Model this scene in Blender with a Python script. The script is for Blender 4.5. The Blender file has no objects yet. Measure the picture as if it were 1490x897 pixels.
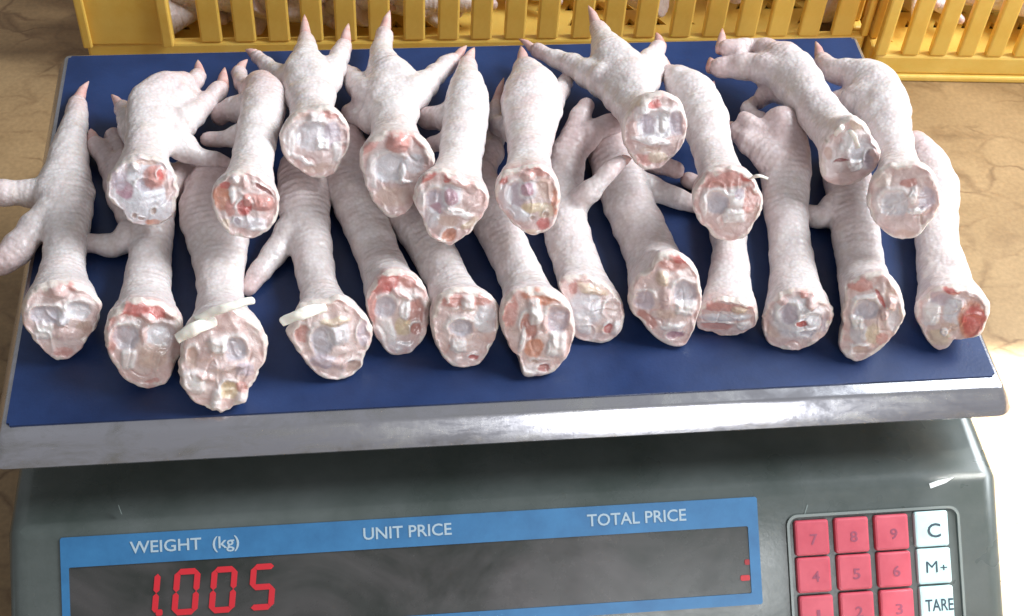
import bpy, bmesh, math, random
import numpy as np
from mathutils import Vector, Matrix

# ------------------------------------------------------------------ scene, camera, light
S = bpy.context.scene
COL = S.collection
PZ = 0.105                                   # height of the weighing platform above the counter (m)
PW, PD = 0.36, 0.2032                        # blue platform sheet, width and depth
CR = np.array([[0.99359449, 0.04335408, -0.10435713],
               [-0.10122318, 0.75199909, -0.65134571],
               [0.05023797, 0.65773687, 0.7515706]])
CP = np.array([-0.05319264, -0.40092817, 0.50120324])
CF = 2005.674                                # focal length in photo pixels (photo is 1490 px wide)
cam = bpy.data.cameras.new('camera')
co = bpy.data.objects.new('camera', cam); COL.objects.link(co)
M4 = Matrix([list(CR[i]) + [CP[i]] for i in range(3)] + [[0, 0, 0, 1]])
co.matrix_world = M4
cam.sensor_fit = 'HORIZONTAL'; cam.sensor_width = 36.0
cam.lens = 36.0 * CF / 1490.0
cam.clip_start = 0.01; cam.clip_end = 50
S.camera = co

wd = bpy.data.worlds.new('World'); S.world = wd; wd.use_nodes = True
bg = wd.node_tree.nodes['Background']
bg.inputs['Color'].default_value = (1.0, 0.95, 0.86, 1); bg.inputs['Strength'].default_value = 0.15


def area(name, loc, target, sx, sy, power, color):
    l = bpy.data.lights.new(name, 'AREA'); l.shape = 'RECTANGLE'; l.size = sx; l.size_y = sy
    l.energy = power; l.color = color
    o = bpy.data.objects.new(name, l); COL.objects.link(o)
    o.location = loc
    o.rotation_euler = (Vector(target) - Vector(loc)).to_track_quat('-Z', 'Y').to_euler()
    return o


area('window_light', (0.85, 0.10, 0.98), (0, 0.02, 0.1), 0.5, 0.5, 8.0, (0.87, 0.95, 1.0))
area('lip_highlight_lamp', (0.27, -1.15, 0.50), (0.04, -0.1, 0.1), 0.075, 0.45, 1.2, (0.95, 0.98, 1.0))  # lamp added out of view in front to put a highlight on the steel lip
# the shaft of sunlight on the counter at the right: a narrow beam from high on the right
EDGE = Vector((1.0, -0.04, 0)).normalized()          # direction of the beam's far edge on the counter
BEAM = Vector((-0.30, 0.05, -0.95)).normalized()
sun_l = bpy.data.lights.new('sunbeam_lamp', 'AREA'); sun_l.shape = 'RECTANGLE'
sun_l.size = 0.5; sun_l.size_y = 0.5; sun_l.spread = math.radians(1.0); sun_l.energy = 5.5; sun_l.color = (0.95, 0.98, 1.0)
so = bpy.data.objects.new('sunbeam_lamp', sun_l); COL.objects.link(so)
zx = -BEAM; xx = (EDGE - zx * EDGE.dot(zx)).normalized(); yx = zx.cross(xx)
corner = Vector((0.194, -0.006, 0))                    # far left corner of the lit patch
cen = corner + xx * 0.25 - yx * 0.25 - BEAM * 1.1
so.matrix_world = Matrix([[xx[k], yx[k], zx[k], cen[k]] for k in range(3)] + [[0, 0, 0, 1]])

S.view_settings.view_transform = 'Standard'; S.view_settings.look = 'None'
S.view_settings.exposure = 0.0; S.view_settings.gamma = 1.0
S.view_settings.use_curve_mapping = False

# ------------------------------------------------------------------ picture -> place helpers


def ray(x, y):
    return CR @ np.array([(x - 745) / CF, -(y - 448.5) / CF, -1.0])


def hit_z(x, y, z):
    d = ray(x, y); return CP + d * ((z - CP[2]) / d[2])


def hit_plane(x, y, p, n):
    d = ray(x, y); return CP + d * (np.dot(p - CP, n) / np.dot(d, n))


def depth(p):
    return -np.dot(p - CP, CR[:, 2])


def nrm(v):
    return v / (np.linalg.norm(v) + 1e-12)


# ------------------------------------------------------------------ noise
def _hash(ix, iy, iz, seed):
    h = (ix * 374761393 + iy * 668265263 + iz * 2147483647 + seed * 974634777) & 0xFFFFFFFF
    h = ((h ^ (h >> 13)) * 1274126177) & 0xFFFFFFFF
    return ((h ^ (h >> 16)) & 0xFFFF) / 65535.0


def vnoise(p, seed=0):
    p = np.asarray(p, float); i = np.floor(p).astype(np.int64); f = p - i; f = f * f * (3 - 2 * f)
    r = 0
    for dx in (0, 1):
        for dy in (0, 1):
            for dz in (0, 1):
                w = (f[:, 0] if dx else 1 - f[:, 0]) * (f[:, 1] if dy else 1 - f[:, 1]) * (f[:, 2] if dz else 1 - f[:, 2])
                r = r + w * _hash(i[:, 0] + dx, i[:, 1] + dy, i[:, 2] + dz, seed)
    return r


def fbm(p, seed=0, o=3):
    r = 0; a = 0.5; t = 0
    for k in range(o):
        r = r + a * vnoise(p * 2 ** k, seed + k); t += a; a *= 0.5
    return r / t


# ------------------------------------------------------------------ object helpers
def meta(o, label=None, cat=None, group=None, kind=None):
    if label: o['label'] = label
    if cat: o['category'] = cat
    if group: o['group'] = group
    if kind: o['kind'] = kind
    return o


def mesh_obj(name, verts, faces, mat, parent=None, smooth=True, origin=None):
    me = bpy.data.meshes.new(name)
    v = np.asarray(verts, float)
    if origin is not None: v = v - np.asarray(origin)
    me.from_pydata([tuple(x) for x in v], [], [tuple(int(i) for i in f) for f in faces])
    me.update()
    if smooth: me.shade_smooth()
    if mat: me.materials.append(mat)
    o = bpy.data.objects.new(name, me); COL.objects.link(o)
    if origin is not None: o.location = tuple(origin)
    if parent: o.parent = parent
    return o


def bm_obj(name, bm, mat, parent=None, smooth=False):
    me = bpy.data.meshes.new(name); bmesh.ops.recalc_face_normals(bm, faces=bm.faces)
    bm.to_mesh(me); bm.free()
    if smooth: me.shade_smooth()
    if mat: me.materials.append(mat)
    o = bpy.data.objects.new(name, me); COL.objects.link(o)
    if parent: o.parent = parent
    return o


def bm_box(x0, x1, y0, y1, z0, z1, bev=0, seg=2, bm=None):
    own = bmesh.new()
    r = bmesh.ops.create_cube(own, size=1.0)
    for v in own.verts:
        v.co = Vector(((x0 + x1) / 2 + v.co.x * (x1 - x0), (y0 + y1) / 2 + v.co.y * (y1 - y0), (z0 + z1) / 2 + v.co.z * (z1 - z0)))
    if bev: bmesh.ops.bevel(own, geom=own.edges[:], offset=bev, segments=seg, affect='EDGES', profile=0.5)
    if bm is None: return own
    me = bpy.data.meshes.new('scratch'); own.to_mesh(me); own.free(); bm.from_mesh(me); bpy.data.meshes.remove(me)
    return bm


def loft(rings):
    vs = np.concatenate(rings); fs = []; m = len(rings[0])
    for k in range(len(rings) - 1):
        for i in range(m):
            j = (i + 1) % m; fs.append((k * m + i, k * m + j, (k + 1) * m + j, (k + 1) * m + i))
    c0 = len(vs); vs = np.vstack([vs, rings[0].mean(0), rings[-1].mean(0)])
    for i in range(m):
        j = (i + 1) % m; fs.append((c0, j, i)); b_ = (len(rings) - 1) * m; fs.append((c0 + 1, b_ + i, b_ + j))
    return vs, fs


def set_col(me, cols, name='Col'):
    a = me.attributes.new(name, 'FLOAT_COLOR', 'POINT')
    c = np.ones((len(me.vertices), 4)); c[:, :3] = cols
    a.data.foreach_set('color', c.ravel())


# ------------------------------------------------------------------ materials
def new_mat(name, **kw):
    m = bpy.data.materials.new(name); m.use_nodes = True
    nt = m.node_tree; b = nt.nodes['Principled BSDF']
    for k, v in kw.items():
        b.inputs[k.replace('_', ' ')].default_value = v
    return m, nt, b


def node(nt, t, **kw):
    n = nt.nodes.new(t)
    for k, v in kw.items():
        if isinstance(v, tuple) and k.startswith('in_'): n.inputs[k[3:]].default_value = v
        elif k.startswith('in_'): n.inputs[k[3:]].default_value = v
        else: setattr(n, k, v)
    return n


def ramp(nt, fac, stops):
    r = nt.nodes.new('ShaderNodeValToRGB')
    e = r.color_ramp.elements
    while len(e) < len(stops): e.new(0.5)
    for i, (p, c) in enumerate(stops):
        e[i].position = p; e[i].color = (*c, 1) if len(c) == 3 else c
    nt.links.new(fac, r.inputs[0]); return r


def mixc(nt, fac, a, b, mode='MIX'):
    m = nt.nodes.new('ShaderNodeMix'); m.data_type = 'RGBA'; m.blend_type = mode
    for s, v in ((0, fac), (6, a), (7, b)):
        if hasattr(v, 'is_linked'): nt.links.new(v, m.inputs[s])
        else: m.inputs[s].default_value = v if s == 0 else (*v, 1)
    return m.outputs[2]


def obj_coord(nt):
    return nt.nodes.new('ShaderNodeTexCoord').outputs['Object']


def noise(nt, vec, scale, detail=3, rough=0.5, dist=0.0):
    n = node(nt, 'ShaderNodeTexNoise', in_Scale=scale, in_Detail=detail, in_Roughness=rough, in_Distortion=dist)
    nt.links.new(vec, n.inputs['Vector']); return n.outputs[0]


def bump(nt, b, h, strength, dist):
    n = node(nt, 'ShaderNodeBump', in_Strength=strength, in_Distance=dist)
    nt.links.new(h, n.inputs['Height'])
    nt.links.new(n.outputs[0], b.inputs['Normal']); return n


# skin of the feet: pigment from vertex colours, pebbly scales and cross wrinkles in fine relief
SKIN, nt, b = new_mat('pale_skin', Roughness=0.40)
b.inputs['Subsurface Weight'].default_value = 0.35
b.inputs['Subsurface Radius'].default_value = (1.0, 0.45, 0.3)
b.inputs['Subsurface Scale'].default_value = 0.003
b.inputs['Coat Weight'].default_value = 0.4; b.inputs['Coat Roughness'].default_value = 0.24
c = obj_coord(nt)
at = node(nt, 'ShaderNodeAttribute', attribute_name='Col')
n1 = noise(nt, c, 260, 4, 0.6)
r1 = ramp(nt, n1, [(0.3, (0.86, 0.82, 0.80)), (0.6, (1.0, 1.0, 1.0))])
colr = mixc(nt, 0.9, at.outputs['Color'], r1.outputs[0], 'MULTIPLY')
vor = node(nt, 'ShaderNodeTexVoronoi', in_Scale=620.0); nt.links.new(c, vor.inputs['Vector'])
rv = ramp(nt, vor.outputs['Distance'], [(0.25, (1.0, 1.0, 1.0)), (0.75, (0.88, 0.85, 0.82))])
colr = mixc(nt, 0.5, colr, rv.outputs[0], 'MULTIPLY')
nt.links.new(colr, b.inputs['Base Color'])
al = node(nt, 'ShaderNodeAttribute', attribute_name='along')
nd = noise(nt, c, 120, 2)
ma = node(nt, 'ShaderNodeMath', operation='MULTIPLY_ADD'); nt.links.new(nd, ma.inputs[0]); ma.inputs[1].default_value = 5.0
mb = node(nt, 'ShaderNodeMath', operation='MULTIPLY'); nt.links.new(al.outputs['Fac'], mb.inputs[0]); mb.inputs[1].default_value = 2 * math.pi / 0.0031
nt.links.new(mb.outputs[0], ma.inputs[2])
sn = node(nt, 'ShaderNodeMath', operation='SINE'); nt.links.new(ma.outputs[0], sn.inputs[0])
ws = node(nt, 'ShaderNodeMath', operation='MULTIPLY'); nt.links.new(sn.outputs[0], ws.inputs[0])
wa = noise(nt, c, 60, 2)
wr = ramp(nt, wa, [(0.42, (0.05,) * 3), (0.7, (1.0,) * 3)]); nt.links.new(wr.outputs[0], ws.inputs[1])
iv = node(nt, 'ShaderNodeMath', operation='MULTIPLY_ADD'); nt.links.new(vor.outputs['Distance'], iv.inputs[0]); iv.inputs[1].default_value = -0.55
nt.links.new(ws.outputs[0], iv.inputs[2])
bump(nt, b, iv.outputs[0], 0.42, 0.0005)
rr = ramp(nt, n1, [(0.3, (0.44,) * 3), (0.7, (0.24,) * 3)]); nt.links.new(rr.outputs[0], b.inputs['Roughness'])

# cut flesh
FLESH, nt, b = new_mat('cut_flesh', Roughness=0.24)
b.inputs['Subsurface Weight'].default_value = 0.18
b.inputs['Subsurface Radius'].default_value = (1.0, 0.45, 0.3); b.inputs['Subsurface Scale'].default_value = 0.002
b.inputs['Coat Weight'].default_value = 0.45; b.inputs['Coat Roughness'].default_value = 0.12
c = obj_coord(nt)
at = node(nt, 'ShaderNodeAttribute', attribute_name='Col')
n1 = noise(nt, c, 330, 4, 0.65, 0.6)
r1 = ramp(nt, n1, [(0.3, (0.84, 0.76, 0.75)), (0.65, (1.04, 1.02, 1.02))])
colr = mixc(nt, 0.6, at.outputs['Color'], r1.outputs[0], 'MULTIPLY')
nt.links.new(colr, b.inputs['Base Color'])
bump(nt, b, n1, 0.18, 0.0004)

TENDON, nt, b = new_mat('tendon_white', Base_Color=(0.72, 0.65, 0.60, 1), Roughness=0.28)
b.inputs['Subsurface Weight'].default_value = 0.2; b.inputs['Subsurface Scale'].default_value = 0.002
bump(nt, b, noise(nt, obj_coord(nt), 500, 3), 0.3, 0.0004)
CLAW, nt, b = new_mat('claw_horn', Roughness=0.33)
c = obj_coord(nt)
r1 = ramp(nt, noise(nt, c, 180, 3), [(0.35, (0.50, 0.27, 0.24)), (0.65, (0.66, 0.44, 0.40))])
nt.links.new(r1.outputs[0], b.inputs['Base Color'])
b.inputs['Subsurface Weight'].default_value = 0.2; b.inputs['Subsurface Scale'].default_value = 0.002

# counter: buff stone with brown veins
COUNTER, nt, b = new_mat('counter_stone', Roughness=0.45)
c = obj_coord(nt)
base = ramp(nt, noise(nt, c, 45, 6, 0.65, 0.4), [(0.3, (0.51, 0.355, 0.185)), (0.7, (0.62, 0.455, 0.26))]).outputs[0]


def veins(scale, rings, width, dist, seed):
    mp_ = node(nt, 'ShaderNodeMapping'); mp_.inputs['Location'].default_value = (seed, seed * 0.7, 0); mp_.inputs['Scale'].default_value = (1.0, 2.0, 1.0)
    nt.links.new(c, mp_.inputs[0])
    h = noise(nt, mp_.outputs[0], scale, 5, 0.62, dist)
    m1 = node(nt, 'ShaderNodeMath', operation='MULTIPLY'); nt.links.new(h, m1.inputs[0]); m1.inputs[1].default_value = rings
    m2 = node(nt, 'ShaderNodeMath', operation='FRACT'); nt.links.new(m1.outputs[0], m2.inputs[0])
    return ramp(nt, m2.outputs[0], [(0.5 - width, (0, 0, 0)), (0.5, (1, 1, 1)), (0.5 + width, (0, 0, 0))]).outputs[0]


br = ramp(nt, noise(nt, c, 30, 3), [(0.40, (0.05, 0.05, 0.05)), (0.62, (0.85, 0.85, 0.85))]).outputs[0]
vf = mixc(nt, 1.0, veins(40, 3.5, 0.07, 0.7, 3.0), br, 'MULTIPLY')
col2 = mixc(nt, vf, base, (0.35, 0.21, 0.10))
vf2 = mixc(nt, 1.0, veins(70, 3.0, 0.12, 0.8, 7.0), br, 'MULTIPLY')
vf3 = mixc(nt, 0.55, (0, 0, 0), vf2)
col2 = mixc(nt, vf3, col2, (0.36, 0.22, 0.105))
sp2 = ramp(nt, noise(nt, c, 420, 2), [(0.35, (0.86, 0.86, 0.86)), (0.7, (1.06, 1.06, 1.06))]).outputs[0]
col2 = mixc(nt, 0.8, col2, sp2, 'MULTIPLY')
nt.links.new(col2, b.inputs['Base Color'])

# blue platform sheet, width and depth
CR = np.array([[0.99359449, 0.04335408, -0.10435713],
               [-0.10122318, 0.75199909, -0.65134571],
               [0.05023797, 0.65773687, 0.7515706]])
CP = np.array([-0.05319264, -0.40092817, 0.50120324])
CF = 2005.674                                # focal length in photo pixels (photo is 1490 px wide)
cam = bpy.data.cameras.new('camera')
co = bpy.data.objects.new('camera', cam); COL.objects.link(co)
M4 = Matrix([list(CR[i]) + [CP[i]] for i in range(3)] + [[0, 0, 0, 1]])
co.matrix_world = M4
cam.sensor_fit = 'HORIZONTAL'; cam.sensor_width = 36.0
cam.lens = 36.0 * CF / 1490.0
cam.clip_start = 0.01; cam.clip_end = 50
S.camera = co

wd = bpy.data.worlds.new('World'); S.world = wd; wd.use_nodes = True
bg = wd.node_tree.nodes['Background']
bg.inputs['Color'].default_value = (0.95, 0.97, 1.0, 1); bg.inputs['Strength'].default_value = 0.30


def area(name, loc, target, sx, sy, power, color):
    l = bpy.data.lights.new(name, 'AREA'); l.shape = 'RECTANGLE'; l.size = sx; l.size_y = sy
    l.energy = power; l.color = color
    o = bpy.data.objects.new(name, l); COL.objects.link(o)
    o.location = loc
    o.rotation_euler = (Vector(target) - Vector(loc)).to_track_quat('-Z', 'Y').to_euler()
    return o


area('window_light', (1.0, 0.12, 0.88), (0, 0.02, 0.1), 0.7, 0.7, 27.0, (0.90, 0.96, 1.0))
area('lip_highlight_lamp', (0.36, -1.15, 0.62), (0.04, -0.1, 0.1), 0.16, 0.5, 5.0, (0.95, 0.98, 1.0))  # added front lamp for the steel lip's highlight and some frontal fill
# the shaft of sunlight on the counter at the right: a narrow beam from high on the right
EDGE = Vector((0.93, -0.37, 0)).normalized()          # direction of the beam's far edge on the counter
BEAM = Vector((-0.30, 0.05, -0.95)).normalized()
sun_l = bpy.data.lights.new('sunbeam_lamp', 'AREA'); sun_l.shape = 'RECTANGLE'
sun_l.size = 0.5; sun_l.size_y = 0.5; sun_l.spread = math.radians(1.0); sun_l.energy = 0.6; sun_l.color = (1.0, 0.97, 0.91)
so = bpy.data.objects.new('sunbeam_lamp', sun_l); COL.objects.link(so)
zx = -BEAM; xx = (EDGE - zx * EDGE.dot(zx)).normalized(); yx = zx.cross(xx)
corner = Vector((0.196, 0.0155, 0))                    # far left corner of the lit patch
cen = corner + xx * 0.25 - yx * 0.25 - BEAM * 1.1
so.matrix_world = Matrix([[xx[k], yx[k], zx[k], cen[k]] for k in range(3)] + [[0, 0, 0, 1]])

S.view_settings.view_transform = 'Standard'; S.view_settings.look = 'None'
S.view_settings.exposure = 0.0; S.view_settings.gamma = 1.0
S.view_settings.use_curve_mapping = False

# ------------------------------------------------------------------ picture -> place helpers


def ray(x, y):
    return CR @ np.array([(x - 745) / CF, -(y - 448.5) / CF, -1.0])


def hit_z(x, y, z):
    d = ray(x, y); return CP + d * ((z - CP[2]) / d[2])


def hit_plane(x, y, p, n):
    d = ray(x, y); return CP + d * (np.dot(p - CP, n) / np.dot(d, n))


def depth(p):
    return -np.dot(p - CP, CR[:, 2])


def nrm(v):
    return v / (np.linalg.norm(v) + 1e-12)


# ------------------------------------------------------------------ noise
def _hash(ix, iy, iz, seed):
    h = (ix * 374761393 + iy * 668265263 + iz * 2147483647 + seed * 974634777) & 0xFFFFFFFF
    h = ((h ^ (h >> 13)) * 1274126177) & 0xFFFFFFFF
    return ((h ^ (h >> 16)) & 0xFFFF) / 65535.0


def vnoise(p, seed=0):
    p = np.asarray(p, float); i = np.floor(p).astype(np.int64); f = p - i; f = f * f * (3 - 2 * f)
    r = 0
    for dx in (0, 1):
        for dy in (0, 1):
            for dz in (0, 1):
                w = (f[:, 0] if dx else 1 - f[:, 0]) * (f[:, 1] if dy else 1 - f[:, 1]) * (f[:, 2] if dz else 1 - f[:, 2])
                r = r + w * _hash(i[:, 0] + dx, i[:, 1] + dy, i[:, 2] + dz, seed)
    return r


def fbm(p, seed=0, o=3):
    r = 0; a = 0.5; t = 0
    for k in range(o):
        r = r + a * vnoise(p * 2 ** k, seed + k); t += a; a *= 0.5
    return r / t


# ------------------------------------------------------------------ object helpers
def meta(o, label=None, cat=None, group=None, kind=None):
    if label: o['label'] = label
    if cat: o['category'] = cat
    if group: o['group'] = group
    if kind: o['kind'] = kind
    return o


def mesh_obj(name, verts, faces, mat, parent=None, smooth=True, origin=None):
    me = bpy.data.meshes.new(name)
    v = np.asarray(verts, float)
    if origin is not None: v = v - np.asarray(origin)
    me.from_pydata([tuple(x) for x in v], [], [tuple(int(i) for i in f) for f in faces])
    me.update()
    if smooth: me.shade_smooth()
    if mat: me.materials.append(mat)
    o = bpy.data.objects.new(name, me); COL.objects.link(o)
    if origin is not None: o.location = tuple(origin)
    if parent: o.parent = parent
    return o


def bm_obj(name, bm, mat, parent=None, smooth=False):
    me = bpy.data.meshes.new(name); bmesh.ops.recalc_face_normals(bm, faces=bm.faces)
    bm.to_mesh(me); bm.free()
    if smooth: me.shade_smooth()
    if mat: me.materials.append(mat)
    o = bpy.data.objects.new(name, me); COL.objects.link(o)
    if parent: o.parent = parent
    return o


def bm_box(x0, x1, y0, y1, z0, z1, bev=0, seg=2, bm=None):
    own = bmesh.new()
    r = bmesh.ops.create_cube(own, size=1.0)
    for v in own.verts:
        v.co = Vector(((x0 + x1) / 2 + v.co.x * (x1 - x0), (y0 + y1) / 2 + v.co.y * (y1 - y0), (z0 + z1) / 2 + v.co.z * (z1 - z0)))
    if bev: bmesh.ops.bevel(own, geom=own.edges[:], offset=bev, segments=seg, affect='EDGES', profile=0.5)
    if bm is None: return own
    me = bpy.data.meshes.new('scratch'); own.to_mesh(me); own.free(); bm.from_mesh(me); bpy.data.meshes.remove(me)
    return bm


def set_col(me, cols, name='Col'):
    a = me.attributes.new(name, 'FLOAT_COLOR', 'POINT')
    c = np.ones((len(me.vertices), 4)); c[:, :3] = cols
    a.data.foreach_set('color', c.ravel())


# ------------------------------------------------------------------ materials
def new_mat(name, **kw):
    m = bpy.data.materials.new(name); m.use_nodes = True
    nt = m.node_tree; b = nt.nodes['Principled BSDF']
    for k, v in kw.items():
        b.inputs[k.replace('_', ' ')].default_value = v
    return m, nt, b


def node(nt, t, **kw):
    n = nt.nodes.new(t)
    for k, v in kw.items():
        if isinstance(v, tuple) and k.startswith('in_'): n.inputs[k[3:]].default_value = v
        elif k.startswith('in_'): n.inputs[k[3:]].default_value = v
        else: setattr(n, k, v)
    return n


def ramp(nt, fac, stops):
    r = nt.nodes.new('ShaderNodeValToRGB')
    e = r.color_ramp.elements
    while len(e) < len(stops): e.new(0.5)
    for i, (p, c) in enumerate(stops):
        e[i].position = p; e[i].color = (*c, 1) if len(c) == 3 else c
    nt.links.new(fac, r.inputs[0]); return r


def mixc(nt, fac, a, b, mode='MIX'):
    m = nt.nodes.new('ShaderNodeMix'); m.data_type = 'RGBA'; m.blend_type = mode
    for s, v in ((0, fac), (6, a), (7, b)):
        if hasattr(v, 'is_linked'): nt.links.new(v, m.inputs[s])
        else: m.inputs[s].default_value = v if s == 0 else (*v, 1)
    return m.outputs[2]


def obj_coord(nt):
    return nt.nodes.new('ShaderNodeTexCoord').outputs['Object']


def noise(nt, vec, scale, detail=3, rough=0.5, dist=0.0):
    n = node(nt, 'ShaderNodeTexNoise', in_Scale=scale, in_Detail=detail, in_Roughness=rough, in_Distortion=dist)
    nt.links.new(vec, n.inputs['Vector']); return n.outputs[0]


def bump(nt, b, h, strength, dist):
    n = node(nt, 'ShaderNodeBump', in_Strength=strength, in_Distance=dist)
    nt.links.new(h, n.inputs['Height'])
    nt.links.new(n.outputs[0], b.inputs['Normal']); return n


# skin of the feet: pigment from vertex colours, pebbly scales and cross wrinkles in fine relief
SKIN, nt, b = new_mat('pale_skin', Roughness=0.40)
b.inputs['Subsurface Weight'].default_value = 0.22
b.inputs['Subsurface Radius'].default_value = (1.0, 0.45, 0.3)
b.inputs['Subsurface Scale'].default_value = 0.003
b.inputs['Coat Weight'].default_value = 0.3; b.inputs['Coat Roughness'].default_value = 0.3
c = obj_coord(nt)
at = node(nt, 'ShaderNodeAttribute', attribute_name='Col')
n1 = noise(nt, c, 260, 4, 0.6)
r1 = ramp(nt, n1, [(0.3, (0.86, 0.82, 0.80)), (0.6, (1.0, 1.0, 1.0))])
colr = mixc(nt, 0.9, at.outputs['Color'], r1.outputs[0], 'MULTIPLY')
vor = node(nt, 'ShaderNodeTexVoronoi', in_Scale=620.0); nt.links.new(c, vor.inputs['Vector'])
rv = ramp(nt, vor.outputs['Distance'], [(0.25, (1.0, 1.0, 1.0)), (0.75, (0.88, 0.85, 0.82))])
colr = mixc(nt, 0.75, colr, rv.outputs[0], 'MULTIPLY')
nt.links.new(colr, b.inputs['Base Color'])
al = node(nt, 'ShaderNodeAttribute', attribute_name='along')
nd = noise(nt, c, 120, 2)
ma = node(nt, 'ShaderNodeMath', operation='MULTIPLY_ADD'); nt.links.new(nd, ma.inputs[0]); ma.inputs[1].default_value = 5.0
mb = node(nt, 'ShaderNodeMath', operation='MULTIPLY'); nt.links.new(al.outputs['Fac'], mb.inputs[0]); mb.inputs[1].default_value = 2 * math.pi / 0.0031
nt.links.new(mb.outputs[0], ma.inputs[2])
sn = node(nt, 'ShaderNodeMath', operation='SINE'); nt.links.new(ma.outputs[0], sn.inputs[0])
ws = node(nt, 'ShaderNodeMath', operation='MULTIPLY'); nt.links.new(sn.outputs[0], ws.inputs[0])
wa = noise(nt, c, 60, 2)
wr = ramp(nt, wa, [(0.42, (0.05,) * 3), (0.7, (0.55,) * 3)]); nt.links.new(wr.outputs[0], ws.inputs[1])
iv = node(nt, 'ShaderNodeMath', operation='MULTIPLY_ADD'); nt.links.new(vor.outputs['Distance'], iv.inputs[0]); iv.inputs[1].default_value = -0.8
nt.links.new(ws.outputs[0], iv.inputs[2])
bump(nt, b, iv.outputs[0], 0.42, 0.0005)
rr = ramp(nt, n1, [(0.3, (0.5,) * 3), (0.7, (0.3,) * 3)]); nt.links.new(rr.outputs[0], b.inputs['Roughness'])

# cut flesh
FLESH, nt, b = new_mat('cut_flesh', Roughness=0.28)
b.inputs['Subsurface Weight'].default_value = 0.18
b.inputs['Subsurface Radius'].default_value = (1.0, 0.45, 0.3); b.inputs['Subsurface Scale'].default_value = 0.002
b.inputs['Coat Weight'].default_value = 0.3; b.inputs['Coat Roughness'].default_value = 0.15
c = obj_coord(nt)
at = node(nt, 'ShaderNodeAttribute', attribute_name='Col')
n1 = noise(nt, c, 330, 4, 0.65, 0.6)
r1 = ramp(nt, n1, [(0.3, (0.80, 0.70, 0.68)), (0.65, (1.05, 1.03, 1.02))])
colr = mixc(nt, 0.8, at.outputs['Color'], r1.outputs[0], 'MULTIPLY')
nt.links.new(colr, b.inputs['Base Color'])
bump(nt, b, n1, 0.5, 0.0006)

TENDON, nt, b = new_mat('tendon_white', Base_Color=(0.80, 0.76, 0.68, 1), Roughness=0.35)
b.inputs['Subsurface Weight'].default_value = 0.2; b.inputs['Subsurface Scale'].default_value = 0.002
bump(nt, b, noise(nt, obj_coord(nt), 500, 3), 0.3, 0.0004)
CLAW, nt, b = new_mat('claw_horn', Roughness=0.33)
c = obj_coord(nt)
r1 = ramp(nt, noise(nt, c, 180, 3), [(0.35, (0.50, 0.27, 0.24)), (0.65, (0.66, 0.44, 0.40))])
nt.links.new(r1.outputs[0], b.inputs['Base Color'])
b.inputs['Subsurface Weight'].default_value = 0.2; b.inputs['Subsurface Scale'].default_value = 0.002

# counter: buff stone with brown veins
COUNTER, nt, b = new_mat('counter_stone', Roughness=0.45)
c = obj_coord(nt)
base = ramp(nt, noise(nt, c, 16, 5, 0.6, 0.4), [(0.3, (0.30, 0.185, 0.085)), (0.7, (0.43, 0.28, 0.14))]).outputs[0]
dn = node(nt, 'ShaderNodeTexNoise', in_Scale=28.0, in_Detail=4.0); nt.links.new(c, dn.inputs['Vector'])
va = node(nt, 'ShaderNodeVectorMath', operation='MULTIPLY_ADD'); nt.links.new(dn.outputs['Color'], va.inputs[0])
va.inputs[1].default_value = (0.035, 0.035, 0.0); nt.links.new(c, va.inputs[2])
stretch = node(nt, 'ShaderNodeMapping'); stretch.inputs['Scale'].default_value = (1.0, 1.9, 1.0); nt.links.new(va.outputs[0], stretch.inputs[0])
vo = node(nt, 'ShaderNodeTexVoronoi', feature='DISTANCE_TO_EDGE', in_Scale=26.0); nt.links.new(stretch.outputs[0], vo.inputs['Vector'])
ve = ramp(nt, vo.outputs['Distance'], [(0.0, (1, 1, 1)), (0.07, (0, 0, 0))]).outputs[0]
br = ramp(nt, noise(nt, c, 22, 3), [(0.42, (0, 0, 0)), (0.62, (0.75, 0.75, 0.75))]).outputs[0]
vf = mixc(nt, 1.0, ve, br, 'MULTIPLY')
col2 = mixc(nt, vf, base, (0.15, 0.075, 0.03))
sp2 = ramp(nt, noise(nt, c, 420, 2), [(0.35, (0.85, 0.85, 0.85)), (0.7, (1.08, 1.08, 1.08))]).outputs[0]
col2 = mixc(nt, 0.8, col2, sp2, 'MULTIPLY')
nt.links.new(col2, b.inputs['Base Color'])

# blue platform sheet
BLUE, nt, b = new_mat('blue_coated_sheet', Roughness=0.42)
c = obj_coord(nt)
r1 = ramp(nt, noise(nt, c, 35, 5, 0.65), [(0.3, (0.005, 0.018, 0.072)), (0.7, (0.012, 0.034, 0.120))])
nt.links.new(r1.outputs[0], b.inputs['Base Color'])
rr = ramp(nt, noise(nt, c, 18, 4), [(0.3, (0.34,) * 3), (0.7, (0.55,) * 3)]); nt.links.new(rr.outputs[0], b.inputs['Roughness'])
bump(nt, b, noise(nt, c, 900, 2), 0.15, 0.0003)

# dull steel tray
STEEL, nt, b = new_mat('dull_steel', Metallic=0.9, Roughness=0.3)
c = obj_coord(nt)
mp = node(nt, 'ShaderNodeMapping'); mp.inputs['Scale'].default_value = (1, 1, 4); nt.links.new(c, mp.inputs[0])
sm = noise(nt, mp.outputs[0], 45, 6, 0.7, 0.5)
st = ramp(nt, sm, [(0.3, (0.36, 0.35, 0.34)), (0.55, (0.56, 0.55, 0.60))]).outputs[0]
sx = node(nt, 'ShaderNodeSeparateXYZ'); nt.links.new(c, sx.inputs[0])
mr = node(nt, 'ShaderNodeMapRange'); nt.links.new(sx.outputs['Z'], mr.inputs[0])
mr.inputs[1].default_value = PZ - 0.0055; mr.inputs[2].default_value = PZ - 0.0105; mr.inputs[3].default_value = 0; mr.inputs[4].default_value = 1
grn = ramp(nt, noise(nt, c, 60, 5, 0.7), [(0.52, (0, 0, 0)), (0.68, (0.7, 0.7, 0.7))]).outputs[0]
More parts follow.
